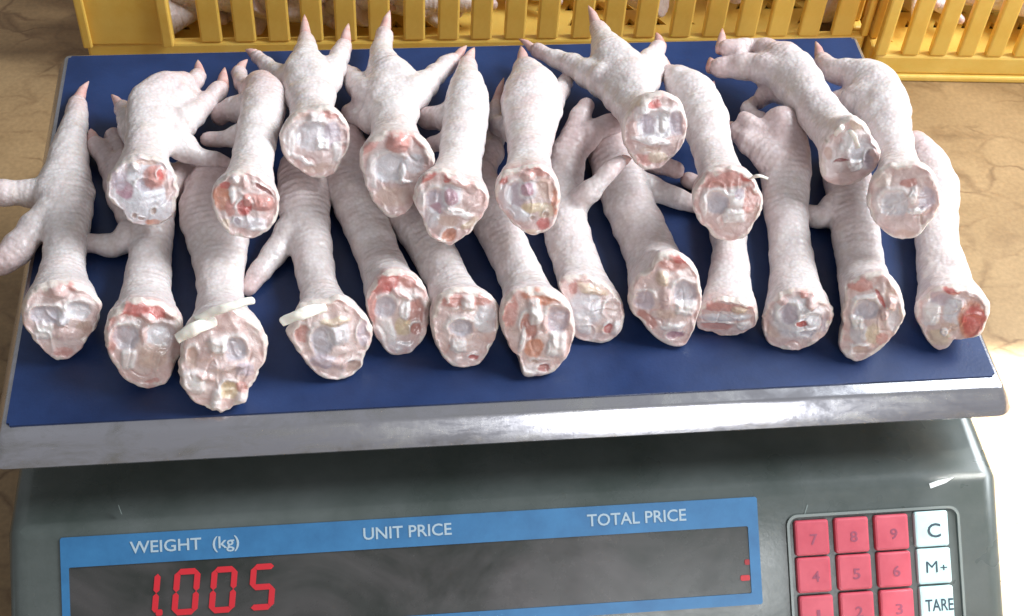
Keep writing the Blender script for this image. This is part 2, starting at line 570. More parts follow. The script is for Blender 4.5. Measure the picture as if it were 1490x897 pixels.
gm = mixc(nt, 1.0, mr.outputs[0], grn, 'MULTIPLY')
st = mixc(nt, gm, st, (0.26, 0.22, 0.17))
nt.links.new(st, b.inputs['Base Color'])
rr = ramp(nt, sm, [(0.3, (0.34,) * 3), (0.6, (0.15,) * 3)]); nt.links.new(rr.outputs[0], b.inputs['Roughness'])
bump(nt, b, noise(nt, c, 300, 3), 0.12, 0.0003)

# scale housing
BODY, nt, b = new_mat('grey_green_housing', Roughness=0.38)
c = obj_coord(nt)
r1 = ramp(nt, noise(nt, c, 30, 6, 0.65), [(0.3, (0.052, 0.064, 0.058)), (0.7, (0.092, 0.104, 0.100))])
nt.links.new(r1.outputs[0], b.inputs['Base Color'])
rr = ramp(nt, noise(nt, c, 14, 5, 0.7), [(0.3, (0.16,) * 3), (0.7, (0.42,) * 3)]); nt.links.new(rr.outputs[0], b.inputs['Roughness'])
b.inputs['Specular IOR Level'].default_value = 0.6
bump(nt, b, noise(nt, c, 700, 3), 0.12, 0.0003)

TRIM, nt, b = new_mat('grey_keypad_rim', Base_Color=(0.20, 0.22, 0.21, 1), Roughness=0.25)
PRINT, nt, b = new_mat('blue_print', Roughness=0.4)
r1 = ramp(nt, noise(nt, obj_coord(nt), 60, 5, 0.7), [(0.3, (0.022, 0.115, 0.26)), (0.7, (0.035, 0.165, 0.35))])
nt.links.new(r1.outputs[0], b.inputs['Base Color'])
LETTER, nt, b = new_mat('grey_lettering', Base_Color=(0.34, 0.43, 0.50, 1), Roughness=0.5)
GLASS, nt, b = new_mat('smoked_display_window', Roughness=0.2)
c = obj_coord(nt)
r1 = ramp(nt, noise(nt, c, 18, 4, 0.6, 1.2), [(0.35, (0.022, 0.025, 0.022)), (0.7, (0.075, 0.068, 0.068))])
nt.links.new(r1.outputs[0], b.inputs['Base Color'])
rr = ramp(nt, noise(nt, c, 40, 5, 0.7), [(0.3, (0.16,) * 3), (0.7, (0.38,) * 3)]); nt.links.new(rr.outputs[0], b.inputs['Roughness'])
LED, nt, b = new_mat('red_led', Base_Color=(0.25, 0.005, 0.01, 1), Roughness=0.4)
b.inputs['Emission Color'].default_value = (1.0, 0.035, 0.06, 1); b.inputs['Emission Strength'].default_value = 0.30
LEDDIM, nt, b = new_mat('red_led_dim', Base_Color=(0.25, 0.005, 0.01, 1), Roughness=0.4)
b.inputs['Emission Color'].default_value = (1.0, 0.035, 0.06, 1); b.inputs['Emission Strength'].default_value = 0.05
KEYRED, nt, b = new_mat('red_key_rubber', Roughness=0.45)
r1 = ramp(nt, noise(nt, obj_coord(nt), 90, 4, 0.6), [(0.3, (0.47, 0.055, 0.085)), (0.7, (0.57, 0.09, 0.125))])
nt.links.new(r1.outputs[0], b.inputs['Base Color'])
KEYWHITE, nt, b = new_mat('white_key_rubber', Roughness=0.45)
r1 = ramp(nt, noise(nt, obj_coord(nt), 80, 4, 0.6), [(0.3, (0.44, 0.63, 0.64)), (0.7, (0.58, 0.75, 0.76))])
nt.links.new(r1.outputs[0], b.inputs['Base Color'])
INK, nt, b = new_mat('dark_key_print', Base_Color=(0.03, 0.055, 0.075, 1), Roughness=0.5)
INKRED, nt, b = new_mat('worn_key_print', Base_Color=(0.28, 0.055, 0.10, 1), Roughness=0.5)
SMUDGE, nt, b = new_mat('teal_ink_smudge', Base_Color=(0.46, 0.66, 0.63, 1), Roughness=0.5)
SCRATCH, nt, b = new_mat('pale_scratch', Base_Color=(0.17, 0.20, 0.19, 1), Roughness=0.5)
CHIP, nt, b = new_mat('white_scuff', Base_Color=(0.75, 0.78, 0.78, 1), Roughness=0.3)
YELLOW, nt, b = new_mat('yellow_plastic', Roughness=0.42)
c = obj_coord(nt)
r1 = ramp(nt, noise(nt, c, 40, 5, 0.65), [(0.3, (0.80, 0.485, 0.080)), (0.7, (0.88, 0.60, 0.145))])
nt.links.new(r1.outputs[0], b.inputs['Base Color'])
b.inputs['Subsurface Weight'].default_value = 0.1; b.inputs['Subsurface Scale'].default_value = 0.003
bump(nt, b, noise(nt, c, 250, 4), 0.25, 0.0005)

# ------------------------------------------------------------------ the counter
g = 3.0
o = mesh_obj('countertop', [(-g, -g, 0), (g, -g, 0), (g, g, 0), (-g, g, 0)], [(0, 1, 2, 3)], COUNTER)
meta(o, kind='structure')

# ------------------------------------------------------------------ the scale
scale = bpy.data.objects.new('weighing_scale', None); COL.objects.link(scale)
meta(scale, 'price computing scale with blue topped steel platform, red weight display and keypad', 'scale')
RY, RZ = -0.1240, PZ - 0.033               # ridge where the housing's top turns into the sloping front panel
SL = math.radians(38)
PNL_N = np.array([0, -math.sin(SL), math.cos(SL)]); PNL_P = np.array([0, RY, RZ])
PNL_U = np.array([1.0, 0, 0]); PNL_V = np.array([0, math.cos(SL), math.sin(SL)])
HWD = 0.1845
# housing, one extruded profile with rounded edges
bm = bmesh.new()
endy = RY - 0.110 * math.cos(SL); endz = RZ - 0.110 * math.sin(SL)
prof = [(0.085, 0.006), (0.085, RZ), (RY, RZ), (endy, endz), (endy + 0.0005, 0.002)]
L = [bm.verts.new((-HWD, y, z)) for y, z in prof]; R = [bm.verts.new((HWD, y, z)) for y, z in prof]
bm.faces.new(L); bm.faces.new(R[::-1]); n = len(prof)
for i in range(n): bm.faces.new((L[i], R[i], R[(i + 1) % n], L[(i + 1) % n]))
side = [e for e in bm.edges if abs(e.verts[0].co.x - e.verts[1].co.x) < 1e-6]
bmesh.ops.bevel(bm, geom=side, offset=0.0075, segments=5, affect='EDGES', profile=0.6)
rid = [e for e in bm.edges if abs(e.verts[0].co.x - e.verts[1].co.x) > 0.1 and all(abs(v.co.y - RY) < 1e-5 and abs(v.co.z - RZ) < 1e-5 for v in e.verts)]
bmesh.ops.bevel(bm, geom=rid, offset=0.0035, segments=4, affect='EDGES', profile=0.5)
housing = bm_obj('housing', bm, BODY, scale, True)
# tray: steel pan with turned-down rounded sides


def ring_rect(hx, hy, r, z, seg=5):
    q = []; hy -= 0.0016
    for sx_, sy_, a0 in ((1, 1, 0), (-1, 1, 90), (-1, -1, 180), (1, -1, 270)):
        for k in range(seg + 1):
            a = math.radians(a0 + 90 * k / seg); q.append((sx_ * (hx - r) + r * math.cos(a), sy_ * (hy - r) + r * math.sin(a) - 0.0016, z))
    return np.array(q)


tx, ty = PW / 2 + 0.0012, PD / 2 + 0.0042
rings = [ring_rect(tx - 0.02, ty - 0.02, 0.002, PZ - 0.0008), ring_rect(tx, ty, 0.0020, PZ - 0.0008), ring_rect(tx + 0.0007, ty + 0.0008, 0.0022, PZ - 0.0012)]
for k in range(1, 9):
    f = k / 8; o_ = f * (1.25 - 0.25 * f)
    rings.append(ring_rect(tx + 0.0007 + 0.0045 * o_, ty + 0.0008 + 0.0064 * o_, 0.0025 + 0.003 * f, PZ - 0.0012 - 0.0086 * f))
rings += [ring_rect(tx + 0.0050, ty + 0.0070, 0.0055, PZ - 0.0106), ring_rect(tx + 0.0040, ty + 0.0058, 0.005, PZ - 0.0109), ring_rect(tx + 0.0010, ty + 0.003, 0.004, PZ - 0.008)]
vs, fs = loft(rings)
tray = mesh_obj('platform', vs, fs, STEEL, scale, True)
tray.modifiers.new('edges', 'EDGE_SPLIT').split_angle = math.radians(40)
bm = bm_box(-PW / 2, PW / 2, -PD / 2, PD / 2, PZ - 0.002, PZ)
vert = [e for e in bm.edges if abs(e.verts[0].co.z - e.verts[1].co.z) > 0.001]
bmesh.ops.bevel(bm, geom=vert, offset=0.0012, segments=3, affect='EDGES')
bm_obj('platform_cover', bm, BLUE, tray)
bm = bm_box(-0.09, 0.09, -0.06, 0.06, RZ - 0.002, PZ - 0.0022, 0.002)
bm_obj('load_support', bm, STEEL, scale)


def pn(x, y, h=0.0):                       # photo point on the front panel, h metres proud of it
    return hit_plane(x, y, PNL_P + PNL_N * h, PNL_N)


def puv(p):
    d = p - PNL_P; return np.dot(d, PNL_U), np.dot(d, PNL_V)


def pw(u, v, h=0.0):
    return PNL_P + PNL_U * u + PNL_V * v + PNL_N * h


def panel_poly(name, loops, mat, parent, h0, h1):
    """solid of thickness h0..h1 over a closed outline (or ring outline) given in panel coordinates"""
    vs, fs = [], []
    if len(loops) == 1:
        q = loops[0]; m = len(q)
        vs = [pw(u, v, h0) for u, v in q] + [pw(u, v, h1) for u, v in q]
        fs = [tuple(range(m, 2 * m)), tuple(range(m - 1, -1, -1))] + [(i, (i + 1) % m, m + (i + 1) % m, m + i) for i in range(m)]
    else:
        a, q = loops; m = len(a)
        vs = [pw(u, v, h0) for u, v in a] + [pw(u, v, h1) for u, v in a] + [pw(u, v, h0) for u, v in q] + [pw(u, v, h1) for u, v in q]
        for i in range(m):
            j = (i + 1) % m
            fs += [(i, j, m + j, m + i), (m + i, m + j, 3 * m + j, 3 * m + i), (3 * m + i, 3 * m + j, 2 * m + j, 2 * m + i), (2 * m + i, 2 * m + j, j, i)]
    return mesh_obj(name, vs, fs, mat, parent, False)


def rrect(u0, u1, v0, v1, r, seg=4):
    pts = []
    for cu, cv, a0 in ((u1 - r, v1 - r, 0), (u0 + r, v1 - r, 90), (u0 + r, v0 + r, 180), (u1 - r, v0 + r, 270)):
        for k in range(seg + 1):
            a = math.radians(a0 + 90 * k / seg); pts.append((cu + r * math.cos(a), cv + r * math.sin(a)))
    return pts


def rnd_rect(corners):                      # mean rectangle through four photo corners TL TR BR BL
    c = [puv(pn(*q)) for q in corners]
    return (c[0][0] + c[3][0]) / 2, (c[1][0] + c[2][0]) / 2, (c[2][1] + c[3][1]) / 2, (c[0][1] + c[1][1]) / 2


fu0, fu1, fv0, fv1 = rnd_rect([(85, 783), (1100, 723), (1110, 883), (95, 943)])
iu0, iu1, iv0, iv1 = rnd_rect([(98, 826), (1088, 766), (1093, 866), (106, 926)])
frame = panel_poly('display_frame', [rrect(fu0, fu1, fv0, fv1, 0.0006, 1), rrect(iu0, iu1, iv0, iv1, 0.0004, 1)], PRINT, scale, -0.001, 0.0006)
disp = panel_poly('display_window', [rrect(iu0 - 0.0002, iu1 + 0.0002, iv0 - 0.0002, iv1 + 0.0002, 0.0004, 1)], GLASS, scale, -0.001, 0.00025)


def text_px(name, body, x, y, wpx, hpx, mat, parent, h=0.0007, bold=0.012):
    u, v = puv(pn(x, y)); s = depth(pn(x, y)) / CF
    cu = bpy.data.curves.new(name, 'FONT'); cu.body = body
    cu.size = 1.0; cu.extrude = 0.004; cu.offset = bold; cu.resolution_u = 3
    t = bpy.data.objects.new('scratch', cu); COL.objects.link(t)
    me = bpy.data.meshes.new_from_object(t.evaluated_get(bpy.context.evaluated_depsgraph_get()))
    bpy.data.objects.remove(t); bpy.data.curves.remove(cu)
    me.name = name; me.materials.clear(); me.materials.append(mat)
    q = np.empty(len(me.vertices) * 3); me.vertices.foreach_get('co', q); q = q.reshape(-1, 3)
    lo, hi = q.min(0), q.max(0); k = hpx * s / 0.70
    q[:, 0] = (q[:, 0] - (lo[0] + hi[0]) / 2) * wpx * s / (hi[0] - lo[0])
    q[:, 1] = (q[:, 1] - 0.35) * k; q[:, 2] *= 0.012
    q = PNL_P + np.outer(q[:, 0] + u, PNL_U) + np.outer(q[:, 1] + v, PNL_V) + np.outer(q[:, 2] + h, PNL_N)
    me.vertices.foreach_set('co', q.ravel()); me.update()
    o = bpy.data.objects.new(name, me); COL.objects.link(o); o.parent = parent
    return o


for body, x, y, w in (('WEIGHT  (kg)', 269, 792, 156), ('UNIT PRICE', 593, 773, 128), ('TOTAL PRICE', 926, 753, 146)):
    text_px('printed_text', body, x, y, w, 17, LETTER, frame)


def segment_pts(a, b, w):                   # slim hexagon from a to b
    a, b = np.array(a, float), np.array(b, float); d = nrm(b - a); q = np.array([-d[1], d[0]]) * w
    return [tuple(a), tuple(a + d * w + q), tuple(b - d * w + q), tuple(b), tuple(b - d * w - q), tuple(a + d * w - q)]


def digit(cx, cy, wpx, hpx, on, dot=False):
    d = bpy.data.objects.new('display_digit', None); COL.objects.link(d); d.parent = scale
    s = depth(pn(cx, cy)) / CF; u, v = puv(pn(cx, cy)); w, h = wpx * s / 2, hpx * s / 2 * 1.02; sh = 0.12
    w -= 0.0009; h -= 0.0009
    P = lambda x, y: (u + x * w + y * h * sh, v + y * h)
    sg = {'a': ((-1, 1), (1, 1)), 'b': ((1, 1), (1, 0)), 'c': ((1, 0), (1, -1)), 'd': ((-1, -1), (1, -1)), 'e': ((-1, 0), (-1, -1)), 'f': ((-1, 1), (-1, 0)), 'g': ((-1, 0), (1, 0))}
    for k in on:
        a, q = sg[k]; panel_poly('segment', [segment_pts(P(*a), P(*q), 0.00105)], LED, d, 0.0003, 0.0005)
    if dot:
        x, y = P(1.0, -1.0); x += 0.0016
        panel_poly('decimal_point', [rrect(x - 0.0012, x + 0.0012, y - 0.0011, y + 0.0011, 0.0007)], LED, d, 0.0003, 0.0005)


digit(218, 864, 26, 62, 'bc', True)
digit(271, 861, 36, 64, 'abcdef'); digit(325, 858, 36, 64, 'abcdef'); digit(382, 854, 36, 64, 'afgcd')
for x, y, w, m in ((1084, 841, 7, LED), (1087, 818, 4, LEDDIM)):
    u, v = puv(pn(x, y)); s = depth(pn(x, y)) / CF
    panel_poly('indicator_lamp', [rrect(u - w * s, u + w * s, v - 4 * s, v + 4 * s, 2.5 * s)], m, scale, 0.0003, 0.0005)

# keypad
ku0, ku1, kv0, kv1 = rnd_rect([(1141, 750), (1392, 735), (1410, 960), (1158, 975)])
panel_poly('keypad_frame', [rrect(ku0, ku1, kv0, kv1, 0.0042, 6), rrect(ku0 + 0.0010, ku1 - 0.0010, kv0 + 0.0010, kv1 - 0.0010, 0.0034, 6)], TRIM, scale, -0.001, 0.0011)
keys = [(1182, 783, '7', 1), (1240, 779, '8', 1), (1298, 775, '9', 1), (1356, 770, 'C', 0),
        (1185, 837, '4', 1), (1244, 833, '5', 1), (1302, 829, '6', 1), (1360, 824, 'M+', 0),
        (1189, 893, '1', 1), (1248, 888, '2', 1), (1306, 884, '3', 1), (1364, 879, 'TARE', 0)]
for x, y, t, red in keys:
    u, v = puv(pn(x, y, 0.0018)); s = depth(pn(x, y)) / CF
    w, h = (25.5 * s, 25.5 * s)
    vs, fs = [], []
    rings = [(1.0, -0.0005), (1.0, 0.0011), (0.96, 0.0017), (0.86, 0.0019)]
    m = None
    for f, hh in rings:
        q = rrect(u - w * f, u + w * f, v - h * f, v + h * f, 0.0010, 3); m = len(q)
        vs += [pw(a, c_, hh) for a, c_ in q]
    for k in range(len(rings) - 1):
        for i in range(m):
            j = (i + 1) % m; fs.append((k * m + i, k * m + j, (k + 1) * m + j, (k + 1) * m + i))
    fs.append(tuple(range((len(rings) - 1) * m, len(rings) * m)))
    ko = mesh_obj('key', vs, fs, KEYRED if red else KEYWHITE, scale, False)
    meta(ko, ('red key reading ' if red else 'pale key reading ') + t)
    if red:
        text_px('legend', t, x, y + 1, 5 if t == '1' else 11, 15, INKRED, ko, 0.00198)
    elif t == 'C':
        text_px('legend', t, x, y + 1, 20, 20, INK, ko, 0.00200)
        u2, v2 = puv(pn(x - 2, y + 6, 0.002)); panel_poly('ink_smudge', [[(u2 + 13 * s * math.cos(a), v2 + 11 * s * math.sin(a) * (1 + 0.2 * math.sin(3 * a))) for a in np.linspace(0, 2 * math.pi, 18)[:-1]]], SMUDGE, ko, 0.00188, 0.00194)
    elif t == 'M+':
        text_px('legend', 'M', x - 7, y, 17, 17, INK, ko, 0.00200, 0.0)
        text_px('legend', '+', x + 10, y + 1, 10, 11, INK, ko, 0.00200)
        u2, v2 = puv(pn(x + 11, y, 0.002)); panel_poly('ink_smudge', [[(u2 + 8 * s * math.cos(a), v2 + 11 * s * math.sin(a) * (1 + 0.2 * math.sin(3 * a))) for a in np.linspace(0, 2 * math.pi, 18)[:-1]]], SMUDGE, ko, 0.00188, 0.00194)
    else:
        text_px('legend', t, x, y, 42, 17, INK, ko, 0.00200)
q = [puv(pn(*p)) for p in ((1352, 704), (1366, 699), (1388, 695), (1376, 703), (1354, 711))]
panel_poly('paint_scuff', [q], CHIP, scale, -0.0003, 0.00012)
for a, bb in (((172, 735), (176, 747)), ((1170, 748), (1174, 734))):
    q = [puv(pn(a[0], a[1])), puv(pn(bb[0], bb[1])), puv(pn(bb[0] + 1.5, bb[1] + 2)), puv(pn(a[0] + 1, a[1] + 2))]
    panel_poly('scratch_mark', [q], SCRATCH, scale, -0.0005, 0.0002)

# ------------------------------------------------------------------ chicken feet
CC = dict(skin=(0.74, 0.675, 0.675), rim=(0.72, 0.65, 0.60), cart=(0.67, 0.67, 0.71), cdark=(0.53, 0.51, 0.57), white=(0.78, 0.77, 0.77),
          pinkw=(0.68, 0.52, 0.50), pink=(0.60, 0.31, 0.28), red=(0.52, 0.11, 0.10), dred=(0.32, 0.08, 0.075), meat=(0.52, 0.26, 0.23),
          tan=(0.62, 0.47, 0.41), fat=(0.64, 0.54, 0.42), yel=(0.65, 0.53, 0.36), org=(0.58, 0.26, 0.17), pur=(0.45, 0.27, 0.33), lav=(0.52, 0.46, 0.52),
          fas=(0.67, 0.545, 0.53), brn=(0.48, 0.36, 0.31))
CC = {k: np.array(v) for k, v in CC.items()}
NS = 28                                      # points round a tube


def node3(x, y, hw, lift, thmax):
    """photo point, half width in photo pixels, height of the underside over the platform in mm -> centre, half width, half thickness"""
    z = PZ + 0.008
    for _ in range(8):
        p = hit_z(x, y, z); s = depth(p) / CF
        r = hw * s; th = min(r, thmax * s); z = PZ + lift / 1000.0 + th
    return p, r, th


def crom(P, t):
    P = np.asarray(P, float); n = len(P); i = min(int(t), n - 2); f = t - i
    p0 = P[max(i - 1, 0)]; p1 = P[i]; p2 = P[i + 1]; p3 = P[min(i + 2, n - 1)]
    return 0.5 * (2 * p1 + (p2 - p0) * f + (2 * p0 - 5 * p1 + 4 * p2 - p3) * f * f + (3 * p1 - p0 - 3 * p2 + p3) * f ** 3)


def sample_chain(nodes, step=0.0022):
    A = np.array([np.r_[p, r, th] for p, r, th in nodes]); out = []
    if len(A) == 1: return A
    for i in range(len(A) - 1):
        k = max(2, int(np.linalg.norm(A[i + 1, :3] - A[i, :3]) / step))
        for j in range(k): out.append(crom(A, i + j / k))
    out.append(A[-1]); return np.array(out)


def frames(path):
    T = np.gradient(path, axis=0); T = np.array([nrm(t) for t in T]); out = []
    for p, t in zip(path, T):
        v = nrm(CP - p); s = nrm(np.cross(v, t) if abs(np.dot(v, t)) < 0.97 else np.cross([0, 0, 1.0], t))
        out.append((t, s, nrm(np.cross(t, s))))
    return out


PH = np.linspace(0, 2 * math.pi, NS, endpoint=False)


def tube(sm, capstart=True, knuckle=0.0, seed=0):
    """rings along a sampled chain, rounded at the far end"""
    fr = frames(sm[:, :3]); rings = []; s = 0
    for k, (row, (t, sd, up)) in enumerate(zip(sm, fr)):
        if k: s += np.linalg.norm(sm[k, :3] - sm[k - 1, :3])
        f = 1 + knuckle * math.sin(s / 0.0105 * 2 * math.pi + seed)
        rings.append(row[:3] + np.outer(np.cos(PH), sd) * row[3] * f + np.outer(np.sin(PH), up) * row[4] * f)
    t, sd, up = fr[-1]; e = sm[-1]
    for a in (0.35, 0.65, 0.87, 0.97):
        q = math.sqrt(1 - a * a)
        rings.append(e[:3] + t * e[4] * 0.9 * a + np.outer(np.cos(PH), sd) * e[3] * q + np.outer(np.sin(PH), up) * e[4] * q)
    t, sd, up = fr[0]; e = sm[0]; st = []
    if capstart:
        for a in (0.9, 0.5):
            q = math.sqrt(1 - a * a)
            st.append(e[:3] - t * e[4] * 0.8 * a + np.outer(np.cos(PH), sd) * e[3] * q + np.outer(np.sin(PH), up) * e[4] * q)
    return st + rings


def remesh(vs, fs, vox):
    me = bpy.data.meshes.new('scratch'); me.from_pydata([tuple(v) for v in vs], [], fs); me.update()
    bm = bmesh.new(); bm.from_mesh(me); bmesh.ops.recalc_face_normals(bm, faces=bm.faces); bm.to_mesh(me); bm.free()
    o = bpy.data.objects.new('scratch', me); COL.objects.link(o)
    m = o.modifiers.new('r', 'REMESH'); m.mode = 'VOXEL'; m.voxel_size = vox
    m = o.modifiers.new('s', 'SMOOTH'); m.factor = 0.5; m.iterations = 5
    dg = bpy.context.evaluated_depsgraph_get(); out = bpy.data.meshes.new_from_object(o.evaluated_get(dg))
    bpy.data.objects.remove(o); bpy.data.meshes.remove(me); return out


def claw(base, tip, r, parent, org):
    base, tip = np.array(base), np.array(tip); d = tip - base; L = np.linalg.norm(d)
    mid = base + d * 0.5 + np.array([0, 0, 1]) * L * 0.07
    rings = []
    P = [(base - d * 0.18, r * 0.95), (base, r), (base + d * 0.25, r * 0.86), (mid, r * 0.64), (base + d * 0.8 + np.array([0, 0, L * 0.03]), r * 0.34), (tip, r * 0.1)]
    path = np.array([p for p, _ in P]); fr = frames(path)
    ph = np.linspace(0, 2 * math.pi, 12, endpoint=False)
    for (p, rr_), (t, s, u) in zip(P, fr):
        rings.append(p + np.outer(np.cos(ph), s) * rr_ + np.outer(np.sin(ph), u) * rr_ * 0.9)
    vs, fs = loft(rings); return mesh_obj('claw', vs, fs, CLAW, parent, True, None if org is None else None)


def build_foot(d, idx):
    thm = d.get('thm', 27)
    lift = d.get('lift', 0)
    nodes = [node3(*(n_ if len(n_) == 4 else (*n_, lift)), thm) for n_ in d['shank']]
    # ---- cut face plane
    ol = np.array(d['face'], float); cx, cy = ol.mean(0) if 'c' not in d else d['c']
    f0 = d.get('flift', lift) / 1000.0 + PZ
    z = f0 + 0.015
    for _ in range(12):
        c = hit_z(cx, cy, z); a = c - nodes[0][0]; a[2] = 0; a = nrm(a)
        v = nrm(CP - c); n = nrm(a * d.get('w', 0.9) + v)
        pts = np.array([hit_plane(x, y, c, n) for x, y in ol])
        z += (f0 + 0.0006 - pts[:, 2].min()) * 0.8
    u = CR[:, 0] - n * np.dot(CR[:, 0], n); u = nrm(u); w_ = np.cross(n, u)
    rel = pts - c; U, V = rel @ u, rel @ w_
    ang = np.arctan2(V, U); rad = np.hypot(U, V); o_ = np.argsort(ang); ang, rad = ang[o_], rad[o_]
    A = np.concatenate([ang - 2 * math.pi, ang, ang + 2 * math.pi]); Rr = np.tile(rad, 3)

    def rho(phi):
        phi = (np.asarray(phi) + math.pi) % (2 * math.pi) - math.pi
        r0 = np.interp(phi, A, Rr)
        k = 0.09; return (np.interp(phi - k, A, Rr) + np.interp(phi + k, A, Rr) + 2 * r0) / 4
    # ---- body: hock, shank, palm and middle toe as one loft, other toes joined in
    p1, r1, t1 = nodes[0]
    L = np.linalg.norm(p1 - c); rings = []
    rf = rho(PH)
    sm = sample_chain(nodes); fr = frames(sm[:, :3]); t_, s_, u_ = fr[0]
    K = 9
    ctrl = c - n * L * 0.35
    for k in range(K):
        s = k / K; q = s * s * (3 - 2 * s)
        q = q ** 1.15
        cen = (1 - s) ** 2 * (c - n * 0.0012) + 2 * s * (1 - s) * ctrl + s * s * p1
        su = nrm(u * (1 - q) + s_ * q * (1 if np.dot(s_, u) > 0 else -1)); nn = nrm(-n * (1 - q) + t_ * q)
        su = nrm(su - nn * np.dot(su, nn)); uu = nrm(np.cross(su, nn)); uu = uu if np.dot(uu, w_) > 0 else -uu
        R1 = np.hypot(r1 * np.cos(PH), t1 * np.sin(PH))
        R = rf * (1 - q) + R1 * q
        if k == 0: R = R * 0.985
        rings.append(cen + np.outer(np.cos(PH) * R, su) + np.outer(np.sin(PH) * R, uu))
    sgn = 1 if np.dot(s_, u) > 0 else -1
    tb = tube(sm, False, 0.02, idx)
    if sgn < 0 or True:
        # match winding of the tube rings to the hock rings by nearest start / direction
        m = rings[-1]; best = None
        for dr in (1, -1):
            for sh in range(NS):
                t2 = np.roll(tb[0][::dr], sh, axis=0); e = ((t2 - m) ** 2).sum()
                if best is None or e < best[0]: best = (e, dr, sh)
        tb = [np.roll(r_[::best[1]], best[2], axis=0) for r_ in tb]
    rings += tb
    vs, fs = loft(rings); allv = [vs]; allf = list(fs); off = len(vs)
    chains = [sm]; tips = []
    if d.get('claw'): tips.append((sm, d['claw']))
    for tn in d['toes']:
        cl = tn[-1] if len(tn[-1]) == 3 and isinstance(tn[-1][0], str) else None
        body = tn[:-1] if cl else tn
        tt = [node3(*(q if len(q) == 4 else (*q, lift)), thm) for q in body]
        ts = sample_chain(tt); rg = tube(ts, True, 0.075, idx + len(chains))
        v2, f2 = loft(rg); allv.append(v2); allf += [tuple(i + off for i in f) for f in f2]; off += len(v2)
        chains.append(ts)
        if cl: tips.append((ts, cl[1:]))
    me = remesh(np.concatenate(allv), allf, d.get('vox', 0.00115))
    nv = len(me.vertices); P = np.empty(nv * 3); me.vertices.foreach_get('co', P); P = P.reshape(-1, 3)
    N = np.empty(nv * 3); me.vertices.foreach_get('normal', N); N = N.reshape(-1, 3)
    # position along the foot, pigment
    along = np.zeros(nv); best = np.full(nv, 1e9); tipd = np.full(nv, 1e9)
    for ch in chains:
        s = np.r_[0, np.cumsum(np.linalg.norm(np.diff(ch[:, :3], axis=0), axis=1))]
        D = np.linalg.norm(P[:, None, :] - ch[None, :, :3], axis=2) / ch[None, :, 3]
        j = D.argmin(1); dm = D[np.arange(nv), j]; bt = dm < best
        # refine along the local tangent
        T = np.array([nrm(t) for t in np.gradient(ch[:, :3], axis=0)])
        al = s[j] + ((P - ch[j, :3]) * T[j]).sum(1)
        along[bt] = al[bt]; best[bt] = dm[bt]
        tipd = np.minimum(tipd, np.linalg.norm(P - ch[-1, :3], axis=1) / (ch[-1, 3] * 3.0))
    fd = (P - c) @ (-n)                       # distance behind the cut
    nz = fbm(P / 0.010 + idx * 7.3, idx); nz2 = fbm(P / 0.0045 + idx * 3.1, idx + 5)
    base = CC['skin'] * d.get('tone', 1.0)
    col = np.tile(base, (nv, 1)); red = d.get('red', 0.25)
    pk = np.clip((nz - 0.46) * 3.0, 0, 1)[:, None] * 0.38
    col = col * (1 - pk) + np.array([0.66, 0.52, 0.52]) * pk
    ye = np.clip((nz2 - 0.55) * 3, 0, 1)[:, None] * 0.25; col = col * (1 - ye) + np.array([0.64, 0.57, 0.45]) * ye
    tp = np.clip(1.3 - tipd, 0, 1)[:, None] * 0.55; col = col * (1 - tp) + np.array([0.60, 0.40, 0.40]) * tp
    rm = (np.clip(1 - fd / 0.009, 0, 1) ** 1.2 * np.clip(0.3 + 1.4 * (nz2 - 0.25), 0, 1) * red)[:, None]; col = col * (1 - rm) + CC['pink'] * 0.95 * rm
    if d.get('blush'):
        bl = (np.clip((nz - 0.4) * 3, 0, 1) * d['blush'])[:, None]; col = col * (1 - bl) + np.array([0.66, 0.42, 0.40]) * bl
    P = P + N * ((nz2 - 0.5) * 0.0009 + (nz - 0.5) * 0.0012)[:, None] * np.clip(fd / 0.004, 0.1, 1)[:, None]
    org = np.array([P[:, 0].mean(), P[:, 1].mean(), P[:, 2].min()])
    me.vertices.foreach_set('co', (P - org).ravel()); me.update()
    set_col(me, col)
    a_ = me.attributes.new('along', 'FLOAT', 'POINT'); a_.data.foreach_set('value', along)
    me.materials.clear(); me.materials.append(SKIN); me.shade_smooth(); me.name = 'chicken_foot'
    foot = bpy.data.objects.new('chicken_foot', me); COL.objects.link(foot); foot.location = tuple(org)
    meta(foot, d['label'], 'chicken foot', 'chicken feet piled on the scale')
    inv = Matrix.Translation(-Vector(org))

    def child(o):
        o.data.transform(inv); o.parent = foot; return o
    # ---- the cut joint
    nr, na = 52, 150
    ph = np.linspace(0, 2 * math.pi, na, endpoint=False); ro = rho(ph)
    jg = vnoise(np.c_[np.cos(ph) * 5, np.sin(ph) * 5, np.full(na, idx * 3.3)], idx) - 0.5
    jg2 = vnoise(np.c_[np.cos(ph) * 11, np.sin(ph) * 11, np.full(na, idx * 3.3)], idx + 3) - 0.5
    ro = ro * (1.0 + (jg * 0.05 + jg2 * 0.03) * d.get('rag', 1.0))
    fr_ = np.linspace(0, 1, nr + 1)[1:] ** 0.8
    uu = np.concatenate([[0], (fr_[:, None] * (ro * np.cos(ph))[None]).ravel()])
    vv = np.concatenate([[0], (fr_[:, None] * (ro * np.sin(ph))[None]).ravel()])
    ff = np.concatenate([[0], np.repeat(fr_, na)])
    W3 = c + np.outer(uu, u) + np.outer(vv, w_)
    q = (W3 - CP) @ CR; X = 745 + CF * q[:, 0] / -q[:, 2]; Y = 448.5 - CF * q[:, 1] / -q[:, 2]
    sc = depth(c) / CF
    rag = d.get('rag', 1.0)
    e3 = np.c_[uu, vv, np.zeros_like(uu)]
    w1 = fbm(e3 / 0.0040 + idx * 11.7, idx + 20, 3); w2 = fbm(e3 / 0.0016 + idx * 5.1, idx + 40, 2); w3 = fbm(e3 / 0.0028 + idx * 2.3, idx + 60, 3)
